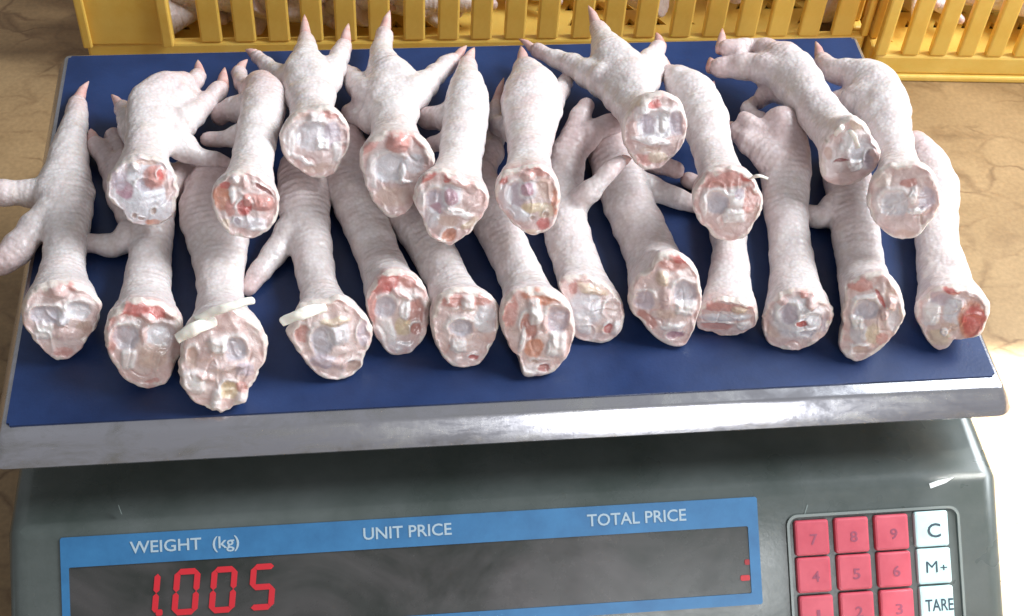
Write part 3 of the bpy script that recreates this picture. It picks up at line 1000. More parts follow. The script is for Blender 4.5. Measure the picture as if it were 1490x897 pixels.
    w4 = fbm(e3 / 0.0022 + 31.0 + idx * 1.7, idx + 80, 3)
    X = X + (w1 - 0.5) * 9 + (w4 - 0.5) * 2; Y = Y + (w3 - 0.5) * 8
    col = np.tile(CC[d.get('fbase', 'fas')], (len(uu), 1))
    m1 = np.clip((w1 - 0.45) * 4, 0, 1)[:, None] * 0.3; col = col * (1 - m1) + CC['pinkw'] * m1
    m2 = np.clip((w3 - 0.55) * 4, 0, 1)[:, None] * 0.16; col = col * (1 - m2) + CC['fat'] * m2
    H = (w1 - 0.5) * 0.0008
    H = H + 0.0016 * np.clip(1 - ff, 0, 1)
    # membranes and creases
    s1 = vnoise(e3 / 0.0058 + idx * 4.9, idx + 100); s2 = vnoise(e3 / 0.0066 + idx * 8.1, idx + 120)
    rg1 = np.exp(-((s1 - 0.5) / 0.045) ** 2) * np.clip(s2 * 3 - 0.8, 0, 1); rg2 = np.exp(-((s2 - 0.47) / 0.03) ** 2) * np.clip(s1 * 3 - 0.8, 0, 1)
    H = H + 0.0004 * rg1 - 0.0004 * rg2
    col = col * (1 - 0.35 * rg1[:, None]) + CC['white'] * 0.35 * rg1[:, None]
    col = col * (1 - 0.4 * rg2[:, None]) + CC['pink'] * 0.4 * rg2[:, None]
    for ft in d['feat']:
        x, y, rx, ry, key, h = ft[:6]; an = math.radians(ft[6]) if len(ft) > 6 else 0
        dx, dy = X - x, -(Y - y); a1 = (dx * math.cos(an) + dy * math.sin(an)) / rx; b1 = (-dx * math.sin(an) + dy * math.cos(an)) / ry
        pw_ = 4.5 if key == 'white' and rx > 6 and ry > 6 else 2.3
        r = (np.abs(a1) ** pw_ + np.abs(b1) ** pw_) ** (1 / pw_)
        m = np.clip((1.15 - r) / 0.30, 0, 1); m = (m * m * (3 - 2 * m))[:, None]
        m = m * (0.72 + 0.28 * np.clip(w4 * 2.4 - 0.6, 0, 1))[:, None]; col = col * (1 - m * 0.95) + CC[key] * m * 0.95
        hm = np.clip((1.15 - r) / (0.5 if h < -0.4 or key == 'white' else 0.75), 0, 1); hm = hm * hm * (3 - 2 * hm)
        H = H + (h * 1.1 if h > 0 else h * 0.56) / 1000.0 * hm
        if h < -0.4:                           # a raised lip round a hollow
            lw = np.clip(0.35 + 0.8 * b1 - 0.35 * a1, 0.0, 1)
            H = H + 0.0006 * np.exp(-((r - 1.2) / 0.2) ** 2) * lw
            lp = (np.exp(-((r - 1.22) / 0.2) ** 2) * 0.8 * lw)[:, None]; col = col * (1 - lp) + CC['white'] * lp
    pr = (np.clip((ff - 0.55) / 0.3, 0, 1) * np.clip(0.2 + 1.6 * (w3 - 0.3), 0, 1) * (0.18 + 0.35 * d.get('red', 0.25)))[:, None]; col = col * (1 - pr) + CC['pink'] * pr
    ew = 0.80 + 0.17 * np.clip(w3 * 2.2 - 0.55, 0, 1)
    ed = np.clip((ff - ew) / 0.05, 0, 1)[:, None]
    col = col * (1 - ed) + CC['rim'] * ed
    ef = np.clip((1 - ff) / 0.14, 0, 1); ef = ef * (2 - ef)
    H = H * (0.12 + 0.88 * ef) + 0.0010 * (w1 - 0.2) * np.exp(-((ff - ew - 0.03) / 0.05) ** 2) - 0.0022 * np.clip((ff - 0.93) / 0.07, 0, 1) ** 2
    Hg = H[1:].reshape(nr, na)
    for _ in range(2): Hg = (np.roll(Hg, 1, 1) + np.roll(Hg, -1, 1) + 2 * Hg) / 4
    Hg[1:-1] = (Hg[:-2] + Hg[2:] + 2 * Hg[1:-1]) / 4; H = np.r_[Hg[0].mean(), Hg.ravel()]
    W3 = W3 + np.outer(H + 0.0004, n)
    fs = [(0, 1 + i, 1 + (i + 1) % na) for i in range(na)]
    for k in range(nr - 1):
        for i in range(na):
            j = (i + 1) % na; a0 = 1 + k * na; fs.append((a0 + i, a0 + na + i, a0 + na + j, a0 + j))
    jo = mesh_obj('cut_joint', W3, fs, FLESH, None, True); set_col(jo.data, col); child(jo)
    # ---- loose tendons and skin flaps
    for fl in d.get('flaps', []):
        x0, y0, x1, y1, hw = fl[:5]; hz0 = fl[5] if len(fl) > 5 else 1.5; hz1 = fl[6] if len(fl) > 6 else 3.5
        pa = hit_plane(x0, y0, c + n * hz0 / 1000, n); pb = hit_plane(x1, y1, c + n * hz1 / 1000, n); r = hw * sc
        mid = (pa + pb) / 2 + n * 0.0020; mid2 = mid + w_ * 0.0014
        ch = sample_chain([(pa, r * 0.7, r * 0.4), (mid2, r * 0.95, r * 0.42), (pb, r * 0.75, r * 0.3)], 0.001)
        v2, f2 = loft(tube(ch, True, 0.06, idx)); v2 = v2 + (np.c_[vnoise(v2 / 0.002, 1), vnoise(v2 / 0.002, 2), vnoise(v2 / 0.002, 3)] - 0.5) * 0.0007
        child(mesh_obj('tendon', v2, f2, TENDON, None, True))
    # ---- claws
    for ch, t in tips:
        b0 = ch[-1, :3]; dr = nrm(ch[-1, :3] - ch[-2, :3]); b0 = b0 + dr * ch[-1, 4] * 0.55
        x, y = t[0], t[1]; zt = b0[2] + 0.0005
        tip = hit_z(x, y, zt)
        child(claw(b0, tip, ch[-1, 4] * 0.72, None, None))
    return foot


C_ = 'claw'
FEET = []
def F(**k): FEET.append(k)


# ---- lower layer, left to right (photo pixels; half widths in pixels; mm over the platform)
F(label='leftmost chicken foot, its side toes hanging over the left platform edge', lift=0, red=0.15,
  shank=[(94, 372, 31), (98, 325, 35), (95, 285, 43), (98, 245, 33), (104, 205, 24), (111, 170, 17), (113, 150, 13)], claw=(129, 119),
  toes=[[(85, 285, 24), (45, 282, 21), (5, 281, 20, 2), (-30, 282, 17, 4)], [(75, 310, 26), (48, 335, 23), (18, 370, 23, 0), (-2, 385, 18, 0)]],
  face=[(42, 429), (69, 412), (101, 411), (128, 422), (147, 441), (145, 463), (130, 490), (118, 510), (91, 528), (74, 522), (57, 505), (42, 485), (32, 471), (33, 446)],
  feat=[(69, 458, 24, 13, 'cdark', -1.4), (113, 451, 18, 13, 'cart', -1.1), (92, 462, 8, 10, 'cart', .9), (64, 480, 14, 11, 'white', .6), (122, 480, 15, 15, 'brn', -.4), (95, 485, 22, 10, 'pinkw', .4), (85, 424, 13, 10, 'pinkw', 2.2), (108, 417, 10, 5, 'pink', .4), (92, 512, 14, 8, 'pink', 0)])
F(label='second foot from left in front row, red band across top of its joint', lift=0, red=0.9,
  shank=[(216, 400, 33), (220, 355, 31), (214, 315, 42), (205, 275, 52), (200, 240, 45)],
  toes=[[(190, 345, 26), (165, 357, 18), (135, 355, 16), (105, 352, 14)], [(185, 280, 30, 0), (160, 240, 18, 1), (140, 210, 14, 3), (C_, 132, 188)], [(200, 270, 30), (176, 225, 17), (165, 200, 14)], [(235, 280, 26), (265, 255, 20), (285, 235, 16)]],
  face=[(157, 463), (177, 444), (206, 436), (241, 446), (265, 466), (265, 495), (255, 532), (241, 561), (216, 569), (192, 561), (170, 539), (157, 512), (152, 488)],
  feat=[(162, 485, 9, 26, 'pink', 0), (211, 452, 46, 10, 'red', .4, -6), (184, 488, 19, 17, 'cdark', -1.5), (233, 488, 21, 18, 'cart', -1.2), (209, 482, 6, 16, 'pinkw', .8), (187, 520, 10, 15, 'white', .9), (221, 517, 20, 18, 'tan', .3), (216, 461, 12, 7, 'pinkw', 2.0, -25), (221, 553, 12, 3, 'pink', -.4, 10), (250, 458, 8, 6, 'pinkw', .8)])
F(label='chicken foot with a ragged torn joint and two loose white tendon flaps', lift=0, rag=2.2, red=0.2, w=0.8,
  shank=[(321, 410, 33), (319, 370, 41), (314, 325, 51), (312, 290, 48), (318, 255, 36)],
  toes=[[(330, 300, 30), (350, 250, 20), (362, 215, 15)], [(300, 310, 26), (282, 270, 18), (270, 240, 14)]],
  face=[(279, 467), (315, 450), (356, 454), (382, 478), (391, 510), (377, 542), (360, 570), (364, 583), (341, 594), (322, 604), (304, 596), (272, 575), (259, 555), (263, 527), (264, 502)],
  feat=[(335, 470, 26, 13, 'pinkw', .4), (343, 506, 16, 17, 'cdark', -1.7), (316, 500, 13, 12, 'white', 2), (300, 515, 14, 9, 'pinkw', .8), (334, 531, 34, 6, 'fas', 1.0, 8), (356, 536, 13, 11, 'lav', .3), (281, 553, 18, 17, 'white', 1.4), (300, 545, 14, 6, 'pinkw', 1.2, -20), (315, 579, 8, 15, 'white', 1.4, -10), (333, 566, 12, 14, 'yel', -1.2), (354, 579, 10, 9, 'white', 1.2), (352, 562, 9, 8, 'pink', 0), (280, 520, 8, 16, 'tan', -.6)],
  flaps=[(313, 468, 258, 493, 10, 1.5, 4), (284, 466, 368, 437, 7, 1.5, 3)])
F(label='chicken foot with one pale tendon strip poking left from its joint', lift=0, red=0.15,
  shank=[(462, 412, 28), (454, 365, 30), (444, 310, 37), (441, 270, 38), (436, 240, 30)],
  toes=[[(432, 325, 26), (402, 365, 19), (372, 405, 15), (362, 420, 12)], [(455, 265, 22), (475, 235, 18), (488, 205, 14)]],
  face=[(433, 448), (466, 439), (498, 433), (523, 452), (539, 472), (544, 491), (534, 515), (523, 540), (506, 551), (483, 555), (461, 545), (440, 521), (427, 502), (416, 484), (429, 469)],
  feat=[(440, 484, 10, 13, 'meat', -.6), (468, 495, 17, 20, 'cdark', -1.5), (492, 484, 19, 16, 'cart', .7), (487, 465, 22, 6, 'fat', 1.3, 8), (515, 455, 10, 12, 'pinkw', 0), (530, 484, 8, 18, 'lav', -.5), (472, 523, 22, 10, 'lav', .6), (513, 534, 12, 11, 'brn', -.7), (495, 528, 12, 9, 'pinkw', .4)],
  flaps=[(472, 448, 411, 469, 9, 1.5, 4)])
F(label='front row chicken foot whose joint is reddened along its top left', lift=0, red=1.0,
  shank=[(550, 372, 33), (532, 325, 34), (512, 275, 37), (502, 235, 40), (498, 205, 34)],
  toes=[[(495, 240, 22), (485, 200, 17), (480, 170, 14)]],
  face=[(544, 414), (562, 396), (588, 395), (608, 405), (622, 430), (623, 467), (613, 501), (597, 515), (569, 518), (553, 499), (540, 467), (532, 439)],
  feat=[(560, 412, 24, 14, 'red', .3, 30), (599, 407, 17, 10, 'pink', .3), (559, 446, 15, 16, 'cdark', -1.7), (604, 455, 12, 22, 'meat', -1.2), (583, 426, 14, 6, 'pinkw', 1.8, -30), (588, 450, 8, 12, 'white', .8), (560, 480, 12, 20, 'white', .7, 20), (586, 474, 13, 13, 'yel', .2), (604, 478, 8, 9, 'meat', -.5), (583, 504, 22, 9, 'cart', .5), (540, 450, 6, 25, 'pink', 0)])
F(label='front row chicken foot with white nub above a single grey socket', lift=0, red=0.35,
  shank=[(648, 400, 33), (626, 360, 34), (606, 325, 36), (590, 290, 38), (580, 255, 34)],
  toes=[[(575, 290, 20), (560, 262, 16), (548, 240, 13)]],
  face=[(638, 432), (665, 420), (695, 424), (725, 444), (725, 478), (713, 508), (699, 531), (679, 537), (658, 535), (640, 512), (629, 485), (629, 453)],
  feat=[(657, 437, 18, 10, 'pink', .3), (699, 436, 15, 9, 'pink', .3), (680, 440, 8, 10, 'white', 2.0), (650, 433, 3, 9, 'white', .8), (670, 476, 18, 13, 'cdark', -1.9), (706, 464, 15, 20, 'cart', .4), (665, 501, 12, 10, 'white', .9), (700, 500, 12, 14, 'pinkw', 0), (688, 518, 7, 4, 'red', -.7)])
F(label='front centre chicken foot with orange band and hanging white tag in its joint', lift=0, red=0.5,
  shank=[(758, 402, 33), (738, 360, 32), (720, 325, 33), (703, 290, 33), (690, 255, 32)],
  toes=[[(690, 270, 22), (715, 220, 18), (722, 170, 14)]],
  face=[(729, 451), (740, 428), (772, 421), (807, 426), (829, 444), (837, 471), (832, 503), (818, 533), (795, 548), (761, 550), (756, 521), (738, 496), (728, 476)],
  feat=[(790, 433, 32, 10, 'org', .3, -10), (741, 450, 12, 24, 'pink', 0), (811, 464, 17, 18, 'lav', -1.5), (770, 474, 11, 19, 'meat', -1.3), (792, 470, 5, 14, 'pinkw', .5), (811, 499, 14, 19, 'white', 1.1), (777, 505, 13, 13, 'org', -.4), (760, 494, 4, 19, 'white', .9, -12), (777, 450, 9, 19, 'white', 2.0, 8), (797, 504, 2.5, 9, 'white', .8), (775, 538, 18, 8, 'white', .6), (791, 535, 9, 5, 'dred', -.9), (778, 525, 5, 3, 'brn', -.5)])
F(label='chicken foot with bluish joint half hidden behind the front centre one', lift=0, red=0.3, w=0.8,
  shank=[(836, 378, 34), (822, 325, 34), (817, 275, 33), (824, 230, 29, 4), (838, 205, 24, 8)],
  toes=[[(835, 300, 22, 4), (865, 272, 16, 16), (890, 247, 14, 22), (903, 237, 12, 24), (C_, 919, 231)], [(826, 225, 22, 6), (838, 185, 17, 12), (852, 155, 14, 15)], [(840, 215, 22, 7), (866, 190, 18, 12), (895, 180, 16, 13)]],
  face=[(813, 408), (839, 402), (867, 406), (890, 423), (907, 447), (909, 468), (899, 490), (882, 501), (860, 498), (839, 494), (828, 470), (821, 436)],
  feat=[(852, 447, 24, 24, 'cart', .2), (848, 470, 10, 14, 'white', .5), (862, 420, 24, 7, 'fat', 1.0, -15), (832, 418, 7, 8, 'meat', -.4), (891, 451, 11, 15, 'fas', -.6), (886, 477, 8, 8, 'red', -.8, 50), (897, 475, 5, 12, 'white', .9, -20), (872, 478, 8, 6, 'tan', 0)])
F(label='right of centre chicken foot with deep grey socket over square white bone', lift=0, red=0.45,
  shank=[(940, 352, 38), (918, 305, 38), (903, 265, 36), (890, 232, 33), (880, 205, 28)],
  toes=[[(920, 265, 24), (960, 280, 18), (1000, 294, 15), (1025, 300, 12)], [(900, 240, 22), (940, 235, 16, 3), (985, 248, 13, 4)]],
  face=[(948, 391), (959, 367), (985, 369), (1010, 387), (1019, 414), (1021, 440), (1015, 462), (1007, 487), (998, 504), (980, 507), (959, 496), (935, 470), (916, 451), (917, 423), (933, 399)],
  feat=[(980, 382, 24, 11, 'pink', .3), (990, 378, 12, 6, 'red', .2), (938, 425, 10, 22, 'fas', 0), (995, 425, 17, 17, 'cdark', -2.0), (937, 437, 15, 13, 'lav', -1.0), (968, 430, 8, 15, 'pinkw', 1.1), (998, 446, 15, 11, 'white', .9), (970, 455, 16, 8, 'tan', .2), (940, 464, 18, 9, 'meat', -.3, -38), (963, 404, 10, 11, 'fat', 2.2), (983, 486, 13, 5, 'pur', -.8), (978, 474, 20, 4, 'white', .7, 8)])
F(label='pinkish chicken foot in front row with its cut facing down, mostly covered above', lift=0, red=0.6, w=3.5, c=(1057, 462), blush=.3,
  shank=[(1062, 395, 30), (1062, 365, 26), (1060, 335, 28), (1058, 300, 33), (1052, 265, 33)],
  toes=[[(1045, 290, 18), (1020, 270, 15), (1000, 262, 12)]],
  face=[(1015, 455), (1036, 440), (1068, 437), (1099, 447), (1101, 472), (1079, 484), (1036, 483), (1013, 477)],
  feat=[(1058, 446, 40, 5, 'pink', .2), (1077, 448, 12, 5, 'fat', .9), (1058, 459, 38, 5, 'cart', .5), (1043, 472, 22, 6, 'pink', -.5), (1085, 472, 12, 6, 'white', .4)])
F(label='long straight chicken foot with evenly wrinkled shank and ring shaped cartilage on its joint', lift=0, red=0.1,
  shank=[(1153, 390, 34), (1148, 345, 31), (1144, 295, 33), (1143, 245, 37, 3), (1141, 205, 35, 8), (1137, 178, 27, 12)],
  toes=[[(1130, 235, 28, 6), (1098, 212, 20, 8), (1072, 192, 16, 8), (C_, 1062, 178)], [(1128, 200, 20, 10), (1100, 185, 14, 14), (1082, 172, 11, 14)], [(1110, 180, 14, 6), (1088, 160, 12, 5), (1098, 148, 10, 5)]],
  face=[(1123, 441), (1138, 427), (1170, 422), (1199, 434), (1212, 453), (1210, 474), (1194, 495), (1170, 508), (1135, 509), (1112, 495), (1108, 474), (1112, 457)],
  feat=[(1126, 481, 11, 11, 'tan', 0), (1161, 461, 37, 30, 'cart', .8), (1148, 455, 14, 14, 'lav', -.6), (1180, 465, 14, 12, 'cart', -.5), (1182, 439, 9, 9, 'pinkw', 2), (1170, 429, 6, 6, 'pink', .6), (1167, 469, 8, 5, 'red', -1.1), (1175, 483, 10, 4, 'cdark', -1.2), (1140, 436, 8, 5, 'pinkw', .5), (1200, 470, 7, 14, 'lav', -.4)])
F(label='second foot from right in front row, round socket and red cleft in joint', lift=0, red=0.5,
  shank=[(1252, 385, 35), (1246, 345, 35), (1238, 300, 34), (1232, 260, 35), (1226, 225, 30)],
  toes=[[(1220, 300, 24), (1195, 318, 18), (1172, 312, 15), (1150, 305, 12)]],
  face=[(1232, 415), (1260, 401), (1288, 398), (1307, 420), (1316, 446), (1311, 474), (1295, 495), (1274, 516), (1246, 529), (1227, 521), (1220, 504), (1227, 474), (1229, 441)],
  feat=[(1250, 414, 20, 8, 'pink', .2), (1298, 425, 10, 16, 'tan', .2), (1262, 430, 22, 5, 'white', .6, 8), (1260, 449, 17, 13, 'cdark', -1.9), (1302, 462, 11, 20, 'cart', -.9), (1286, 455, 8, 12, 'pinkw', 1.4), (1250, 482, 15, 15, 'cart', .5), (1246, 467, 9, 10, 'white', 1.0), (1270, 484, 10, 15, 'fat', 0), (1281, 431, 3.5, 15, 'red', -.8, 30), (1297, 441, 6, 10, 'pinkw', 1.3, 25), (1253, 507, 12, 6, 'tan', -1.1), (1252, 500, 16, 3, 'white', .6), (1283, 492, 8, 8, 'pink', 0), (1233, 515, 7, 8, 'white', .5)])
F(label='rightmost chicken foot, bright red flesh on the right half of its joint', lift=0, red=0.4,
  shank=[(1370, 388, 37), (1363, 350, 31), (1361, 310, 33), (1358, 275, 37), (1345, 240, 34), (1330, 215, 26)],
  toes=[[(1375, 285, 18), (1382, 265, 12), (C_, 1388, 255)]],
  face=[(1333, 443), (1349, 432), (1370, 418), (1403, 420), (1429, 429), (1441, 443), (1436, 469), (1429, 488), (1405, 493), (1387, 495), (1380, 507), (1363, 512), (1349, 497), (1340, 479), (1330, 458)],
  feat=[(1342, 440, 12, 8, 'pinkw', 0), (1368, 434, 19, 9, 'lav', -.7), (1354, 455, 13, 17, 'white', .5), (1391, 452, 19, 20, 'cart', .2), (1398, 441, 5, 5, 'white', .6), (1380, 475, 12, 8, 'tan', 0), (1415, 466, 21, 30, 'org', .2), (1418, 468, 17, 25, 'red', .1), (1365, 490, 18, 12, 'fat', .3), (1374, 480, 6, 6, 'white', .8), (1385, 419, 15, 8, 'red', .8, -5)])
# ---- upper layer
F(label='chicken foot on top at left, heart shaped pale joint with one round red spot', lift=20, flift=21, red=0.1, w=0.5,
  shank=[(214, 216, 33), (224, 190, 42, 16), (236, 158, 50, 13), (248, 138, 38, 12), (266, 128, 24, 10)],
  toes=[[(258, 145, 26, 12), (278, 125, 15, 10), (288, 112, 13, 8), (C_, 288, 88)], [(265, 180, 24, 14), (295, 155, 16, 12), (320, 130, 14, 10), (C_, 327, 99)], [(198, 195, 24, 12), (184, 170, 15, 8), (177, 157, 12, 6), (C_, 162, 138)], [(255, 205, 26, 14), (285, 226, 16, 12), (318, 236, 14, 10), (334, 240, 11, 10)]],
  face=[(188, 230), (170, 242), (156, 262), (158, 292), (178, 306), (188, 324), (202, 330), (226, 329), (248, 318), (257, 290), (256, 256), (246, 240), (226, 229)], fbase='cart',
  feat=[(206, 290, 42, 34, 'cart', .3), (181, 276, 13, 12, 'pur', -.2), (172, 262, 13, 14, 'lav', 0), (212, 268, 14, 8, 'lav', -.6), (227, 257, 18, 17, 'pink', .7), (229, 257, 13, 13, 'meat', .4), (235, 254, 5, 8, 'red', -.5, 20), (248, 275, 8, 16, 'pinkw', 0), (224, 324, 14, 5, 'org', 0), (223, 306, 4.5, 4.5, 'brn', -.9), (194, 314, 4, 3.5, 'brn', -.9), (204, 319, 4.5, 3, 'brn', -.9), (195, 241, 7, 5, 'white', 1.6, -40), (212, 236, 18, 4, 'tan', -.3)])
F(label='chicken foot on top, second from left, joint with two red meaty hollows', lift=22, flift=23, red=0.15, w=0.6,
  shank=[(368, 228, 30), (375, 195, 30, 19), (382, 165, 33, 16), (384, 140, 34, 13), (378, 126, 24, 12)],
  toes=[[(365, 158, 24, 13), (335, 160, 18, 10), (320, 168, 15, 8)], [(358, 195, 20, 16), (330, 202, 14, 12), (300, 203, 11, 12)], [(372, 140, 20, 13), (354, 122, 14, 10), (348, 106, 12, 8), (C_, 360, 87)]],
  face=[(333, 254), (353, 246), (381, 258), (403, 278), (407, 300), (399, 328), (381, 342), (357, 349), (333, 342), (319, 326), (309, 300), (311, 272)],
  feat=[(323, 288, 14, 17, 'org', -.4), (328, 270, 8, 6, 'red', -.2), (336, 300, 8, 12, 'pink', .3), (378, 293, 23, 12, 'meat', .4, -10), (384, 295, 11, 8, 'pink', .9), (356, 300, 10, 11, 'red', -.5), (359, 290, 6, 10, 'pink', .8), (338, 282, 5, 12, 'white', .6), (361, 322, 28, 9, 'cart', .5, -5), (345, 320, 5, 5, 'lav', -.7), (375, 331, 14, 3, 'white', .7), (326, 326, 9, 10, 'fat', .2), (343, 261, 7, 6, 'white', 1.8), (358, 263, 5, 10, 'pinkw', 1.5), (384, 275, 14, 2.5, 'dred', -.9, -40)])
F(label='third foot from left on top, three spread toes reaching over the back edge', lift=18, flift=18, red=0.2, w=0.5,
  shank=[(454, 160, 32), (450, 130, 40, 14), (446, 105, 36, 12), (446, 84, 22, 11), (446, 66, 14, 11), (445, 56, 12, 11)], claw=(443, 22),
  toes=[[(430, 125, 22, 13), (403, 107, 15, 9), (380, 88, 12, 7), (373, 82, 11, 7), (C_, 357, 73)], [(472, 125, 24, 13), (490, 90, 17, 11), (500, 68, 13, 10), (C_, 507, 35)]],
  face=[(407, 197), (427, 167), (454, 160), (480, 154), (504, 177), (510, 207), (497, 234), (487, 254), (467, 262), (434, 247), (412, 227)],
  feat=[(484, 163, 14, 10, 'pink', .2), (440, 170, 12, 6, 'tan', 0), (454, 198, 25, 20, 'cart', -1.0), (484, 195, 12, 18, 'lav', -.4), (420, 205, 8, 20, 'white', .4), (469, 209, 9, 8, 'white', .9), (460, 171, 11, 7, 'white', 1.8), (464, 244, 24, 7, 'tan', -.3, 10), (438, 231, 20, 4, 'white', .7, -25), (490, 220, 8, 14, 'white', .5)])
F(label='foot on top with long toe slanting right and large reddish knob above its joint', lift=18, flift=18, red=0.5, w=0.6,
  shank=[(573, 180, 33), (572, 150, 42, 14), (570, 122, 40, 12), (560, 98, 26, 11), (555, 75, 17, 11), (558, 60, 14, 11), (559, 50, 13, 11)], claw=(567, 16),
  toes=[[(540, 145, 24, 12), (516, 118, 17, 8), (503, 105, 13, 6)], [(598, 140, 28, 13), (628, 115, 17, 10), (650, 95, 14, 8), (660, 88, 12, 8), (C_, 679, 67)], [(545, 175, 22, 13), (520, 170, 16, 9), (508, 162, 13, 7)]],
  face=[(524, 221), (541, 200), (574, 189), (607, 197), (631, 221), (634, 237), (619, 264), (606, 290), (590, 312), (570, 320), (552, 306), (538, 282), (528, 254)],
  feat=[(537, 214, 15, 6, 'pink', .3, 42), (611, 206, 18, 5, 'pink', .3, -32), (567, 244, 24, 21, 'cart', -1.3), (604, 237, 14, 15, 'cart', -.4), (586, 250, 5, 14, 'white', .9), (540, 250, 7, 22, 'white', .5), (579, 207, 17, 14, 'meat', 1.6), (580, 205, 12, 9, 'pink', 1.2), (574, 285, 28, 15, 'tan', -.3), (588, 262, 12, 4, 'white', .6), (568, 308, 12, 6, 'fas', .3)])
F(label='foot on top with single long toe, violet spot and orange hollow in its joint', lift=24, flift=25, red=0.7, w=0.6,
  shank=[(670, 228, 32), (676, 190, 34, 19), (680, 155, 33, 16), (680, 128, 27, 13), (679, 106, 17, 11), (680, 94, 14, 10)], claw=(690, 70),
  toes=[[(660, 172, 22, 15), (632, 172, 18, 11), (618, 172, 15, 10)], [(660, 205, 20, 17), (636, 208, 13, 13), (625, 212, 11, 12)]],
  face=[(604, 270), (620, 253), (650, 247), (678, 263), (700, 268), (712, 284), (707, 307), (692, 328), (674, 347), (657, 359), (639, 354), (625, 345), (615, 317), (601, 289)],
  feat=[(622, 257, 16, 6, 'red', .2, 30), (613, 290, 6, 24, 'white', .5), (636, 291, 15, 18, 'lav', -.6), (634, 302, 8, 8, 'pur', -.2), (657, 284, 16, 16, 'cart', .7), (657, 285, 11, 11, 'pur', .1), (689, 290, 14, 14, 'pinkw', .2), (667, 309, 24, 5, 'white', .9, -15), (628, 316, 11, 15, 'cart', .5, 15), (652, 320, 16, 8, 'tan', 0), (684, 325, 14, 6, 'fat', .3, 35), (665, 263, 20, 6, 'pinkw', 1.6, -25), (652, 258, 5, 6, 'red', -.4), (655, 341, 10, 9, 'org', -1.2), (640, 346, 14, 3, 'pinkw', .8, -30)])
F(label='foot on top with bulging palm, violet spot and red ovals on its joint', lift=24, flift=25, red=0.9, w=0.6, blush=.25,
  shank=[(770, 225, 31), (772, 190, 38, 18), (774, 155, 46, 15), (772, 125, 40, 13), (766, 104, 22, 12), (763, 96, 15, 12)], claw=(758, 68),
  toes=[[(800, 150, 20, 13), (820, 125, 13, 10), (827, 112, 10, 9), (C_, 826, 94)], [(748, 190, 20, 12), (722, 180, 14, 6), (722, 155, 12, 5), (C_, 733, 114)]],
  face=[(723, 265), (732, 251), (755, 246), (781, 240), (802, 249), (814, 275), (814, 300), (805, 328), (789, 342), (772, 343), (753, 333), (737, 314), (723, 296), (720, 281)],
  feat=[(789, 248, 22, 8, 'pink', .2), (751, 283, 14, 18, 'lav', -.6), (735, 285, 10, 20, 'cart', .3), (795, 274, 12, 15, 'tan', 0), (767, 275, 15, 15, 'cart', .7), (767, 274, 11, 11, 'pur', .1), (810, 294, 7, 20, 'org', 0), (777, 301, 17, 7, 'yel', .2), (795, 305, 12, 12, 'fat', 0), (755, 310, 16, 10, 'cart', .5, -35), (791, 325, 10, 9, 'red', -.3), (772, 315, 4, 3, 'brn', -.7), (794, 311, 4, 4, 'brn', -.7), (767, 256, 10, 6, 'pinkw', 1.8), (731, 259, 8, 9, 'red', .2, 40), (775, 337, 14, 4, 'fat', .3)])
F(label='topmost foot leaning left, toe pointing up at the crate, white nub on joint', lift=24, flift=26, red=0.2, w=0.6,
  shank=[(925, 156, 33), (912, 130, 40, 20), (900, 106, 44, 17), (888, 80, 30, 15), (877, 57, 18, 14), (870, 42, 13, 14)], claw=(856, 9),
  toes=[[(878, 118, 26, 16), (838, 98, 18, 13), (800, 82, 13, 11), (780, 73, 10, 10), (C_, 755, 57)], [(925, 110, 22, 16), (946, 85, 15, 13), (958, 70, 13, 12), (C_, 955, 48)], [(935, 130, 20, 16), (955, 105, 14, 12), (964, 90, 11, 11)]],
  face=[(914, 165), (931, 147), (961, 135), (988, 144), (999, 174), (998, 201), (977, 231), (954, 249), (931, 246), (914, 221), (905, 190)],
  feat=[(954, 182, 28, 20, 'cart', -1.0), (942, 180, 10, 14, 'lav', -.3), (964, 178, 6, 14, 'white', .8), (983, 180, 10, 18, 'lav', -.6), (920, 195, 7, 22, 'pinkw', .2), (947, 203, 30, 5, 'white', 1.0, -8), (934, 232, 16, 8, 'pink', 0), (958, 228, 14, 9, 'fat', .3), (946, 216, 16, 5, 'tan', -.4), (936, 155, 9, 11, 'white', 2.4), (951, 151, 10, 6, 'red', -.2)])
F(label='foot on top with red rimmed joint and thin white sliver poking out right', lift=22, flift=24, red=1.0, w=0.6,
  shank=[(1040, 232, 29), (1032, 200, 32, 17), (1022, 168, 36, 14), (1006, 138, 35, 12), (988, 118, 24, 11), (974, 106, 13, 11)], claw=(963, 81),
  toes=[[(1015, 150, 18, 12), (1030, 135, 11, 9), (1034, 130, 8, 8), (C_, 1039, 118)]],
  face=[(1009, 277), (1028, 253), (1071, 245), (1088, 250), (1104, 273), (1110, 300), (1098, 327), (1081, 349), (1048, 352), (1028, 334), (1008, 304)],
  feat=[(1058, 262, 40, 10, 'pink', .2, 8), (1050, 265, 18, 7, 'meat', .1), (1086, 254, 11, 9, 'red', .7), (1091, 290, 11, 20, 'pink', 0), (1043, 294, 15, 15, 'cdark', -1.7), (1024, 295, 5, 18, 'white', .8), (1071, 288, 12, 14, 'white', .6), (1075, 282, 6, 8, 'lav', -.3), (1068, 313, 18, 10, 'white', .9), (1040, 320, 12, 10, 'pinkw', .4), (1062, 338, 22, 7, 'fas', 0), (1103, 315, 5, 14, 'tan', 0)],
  flaps=[(1090, 260, 1117, 260, 2.6, 1, 2)])
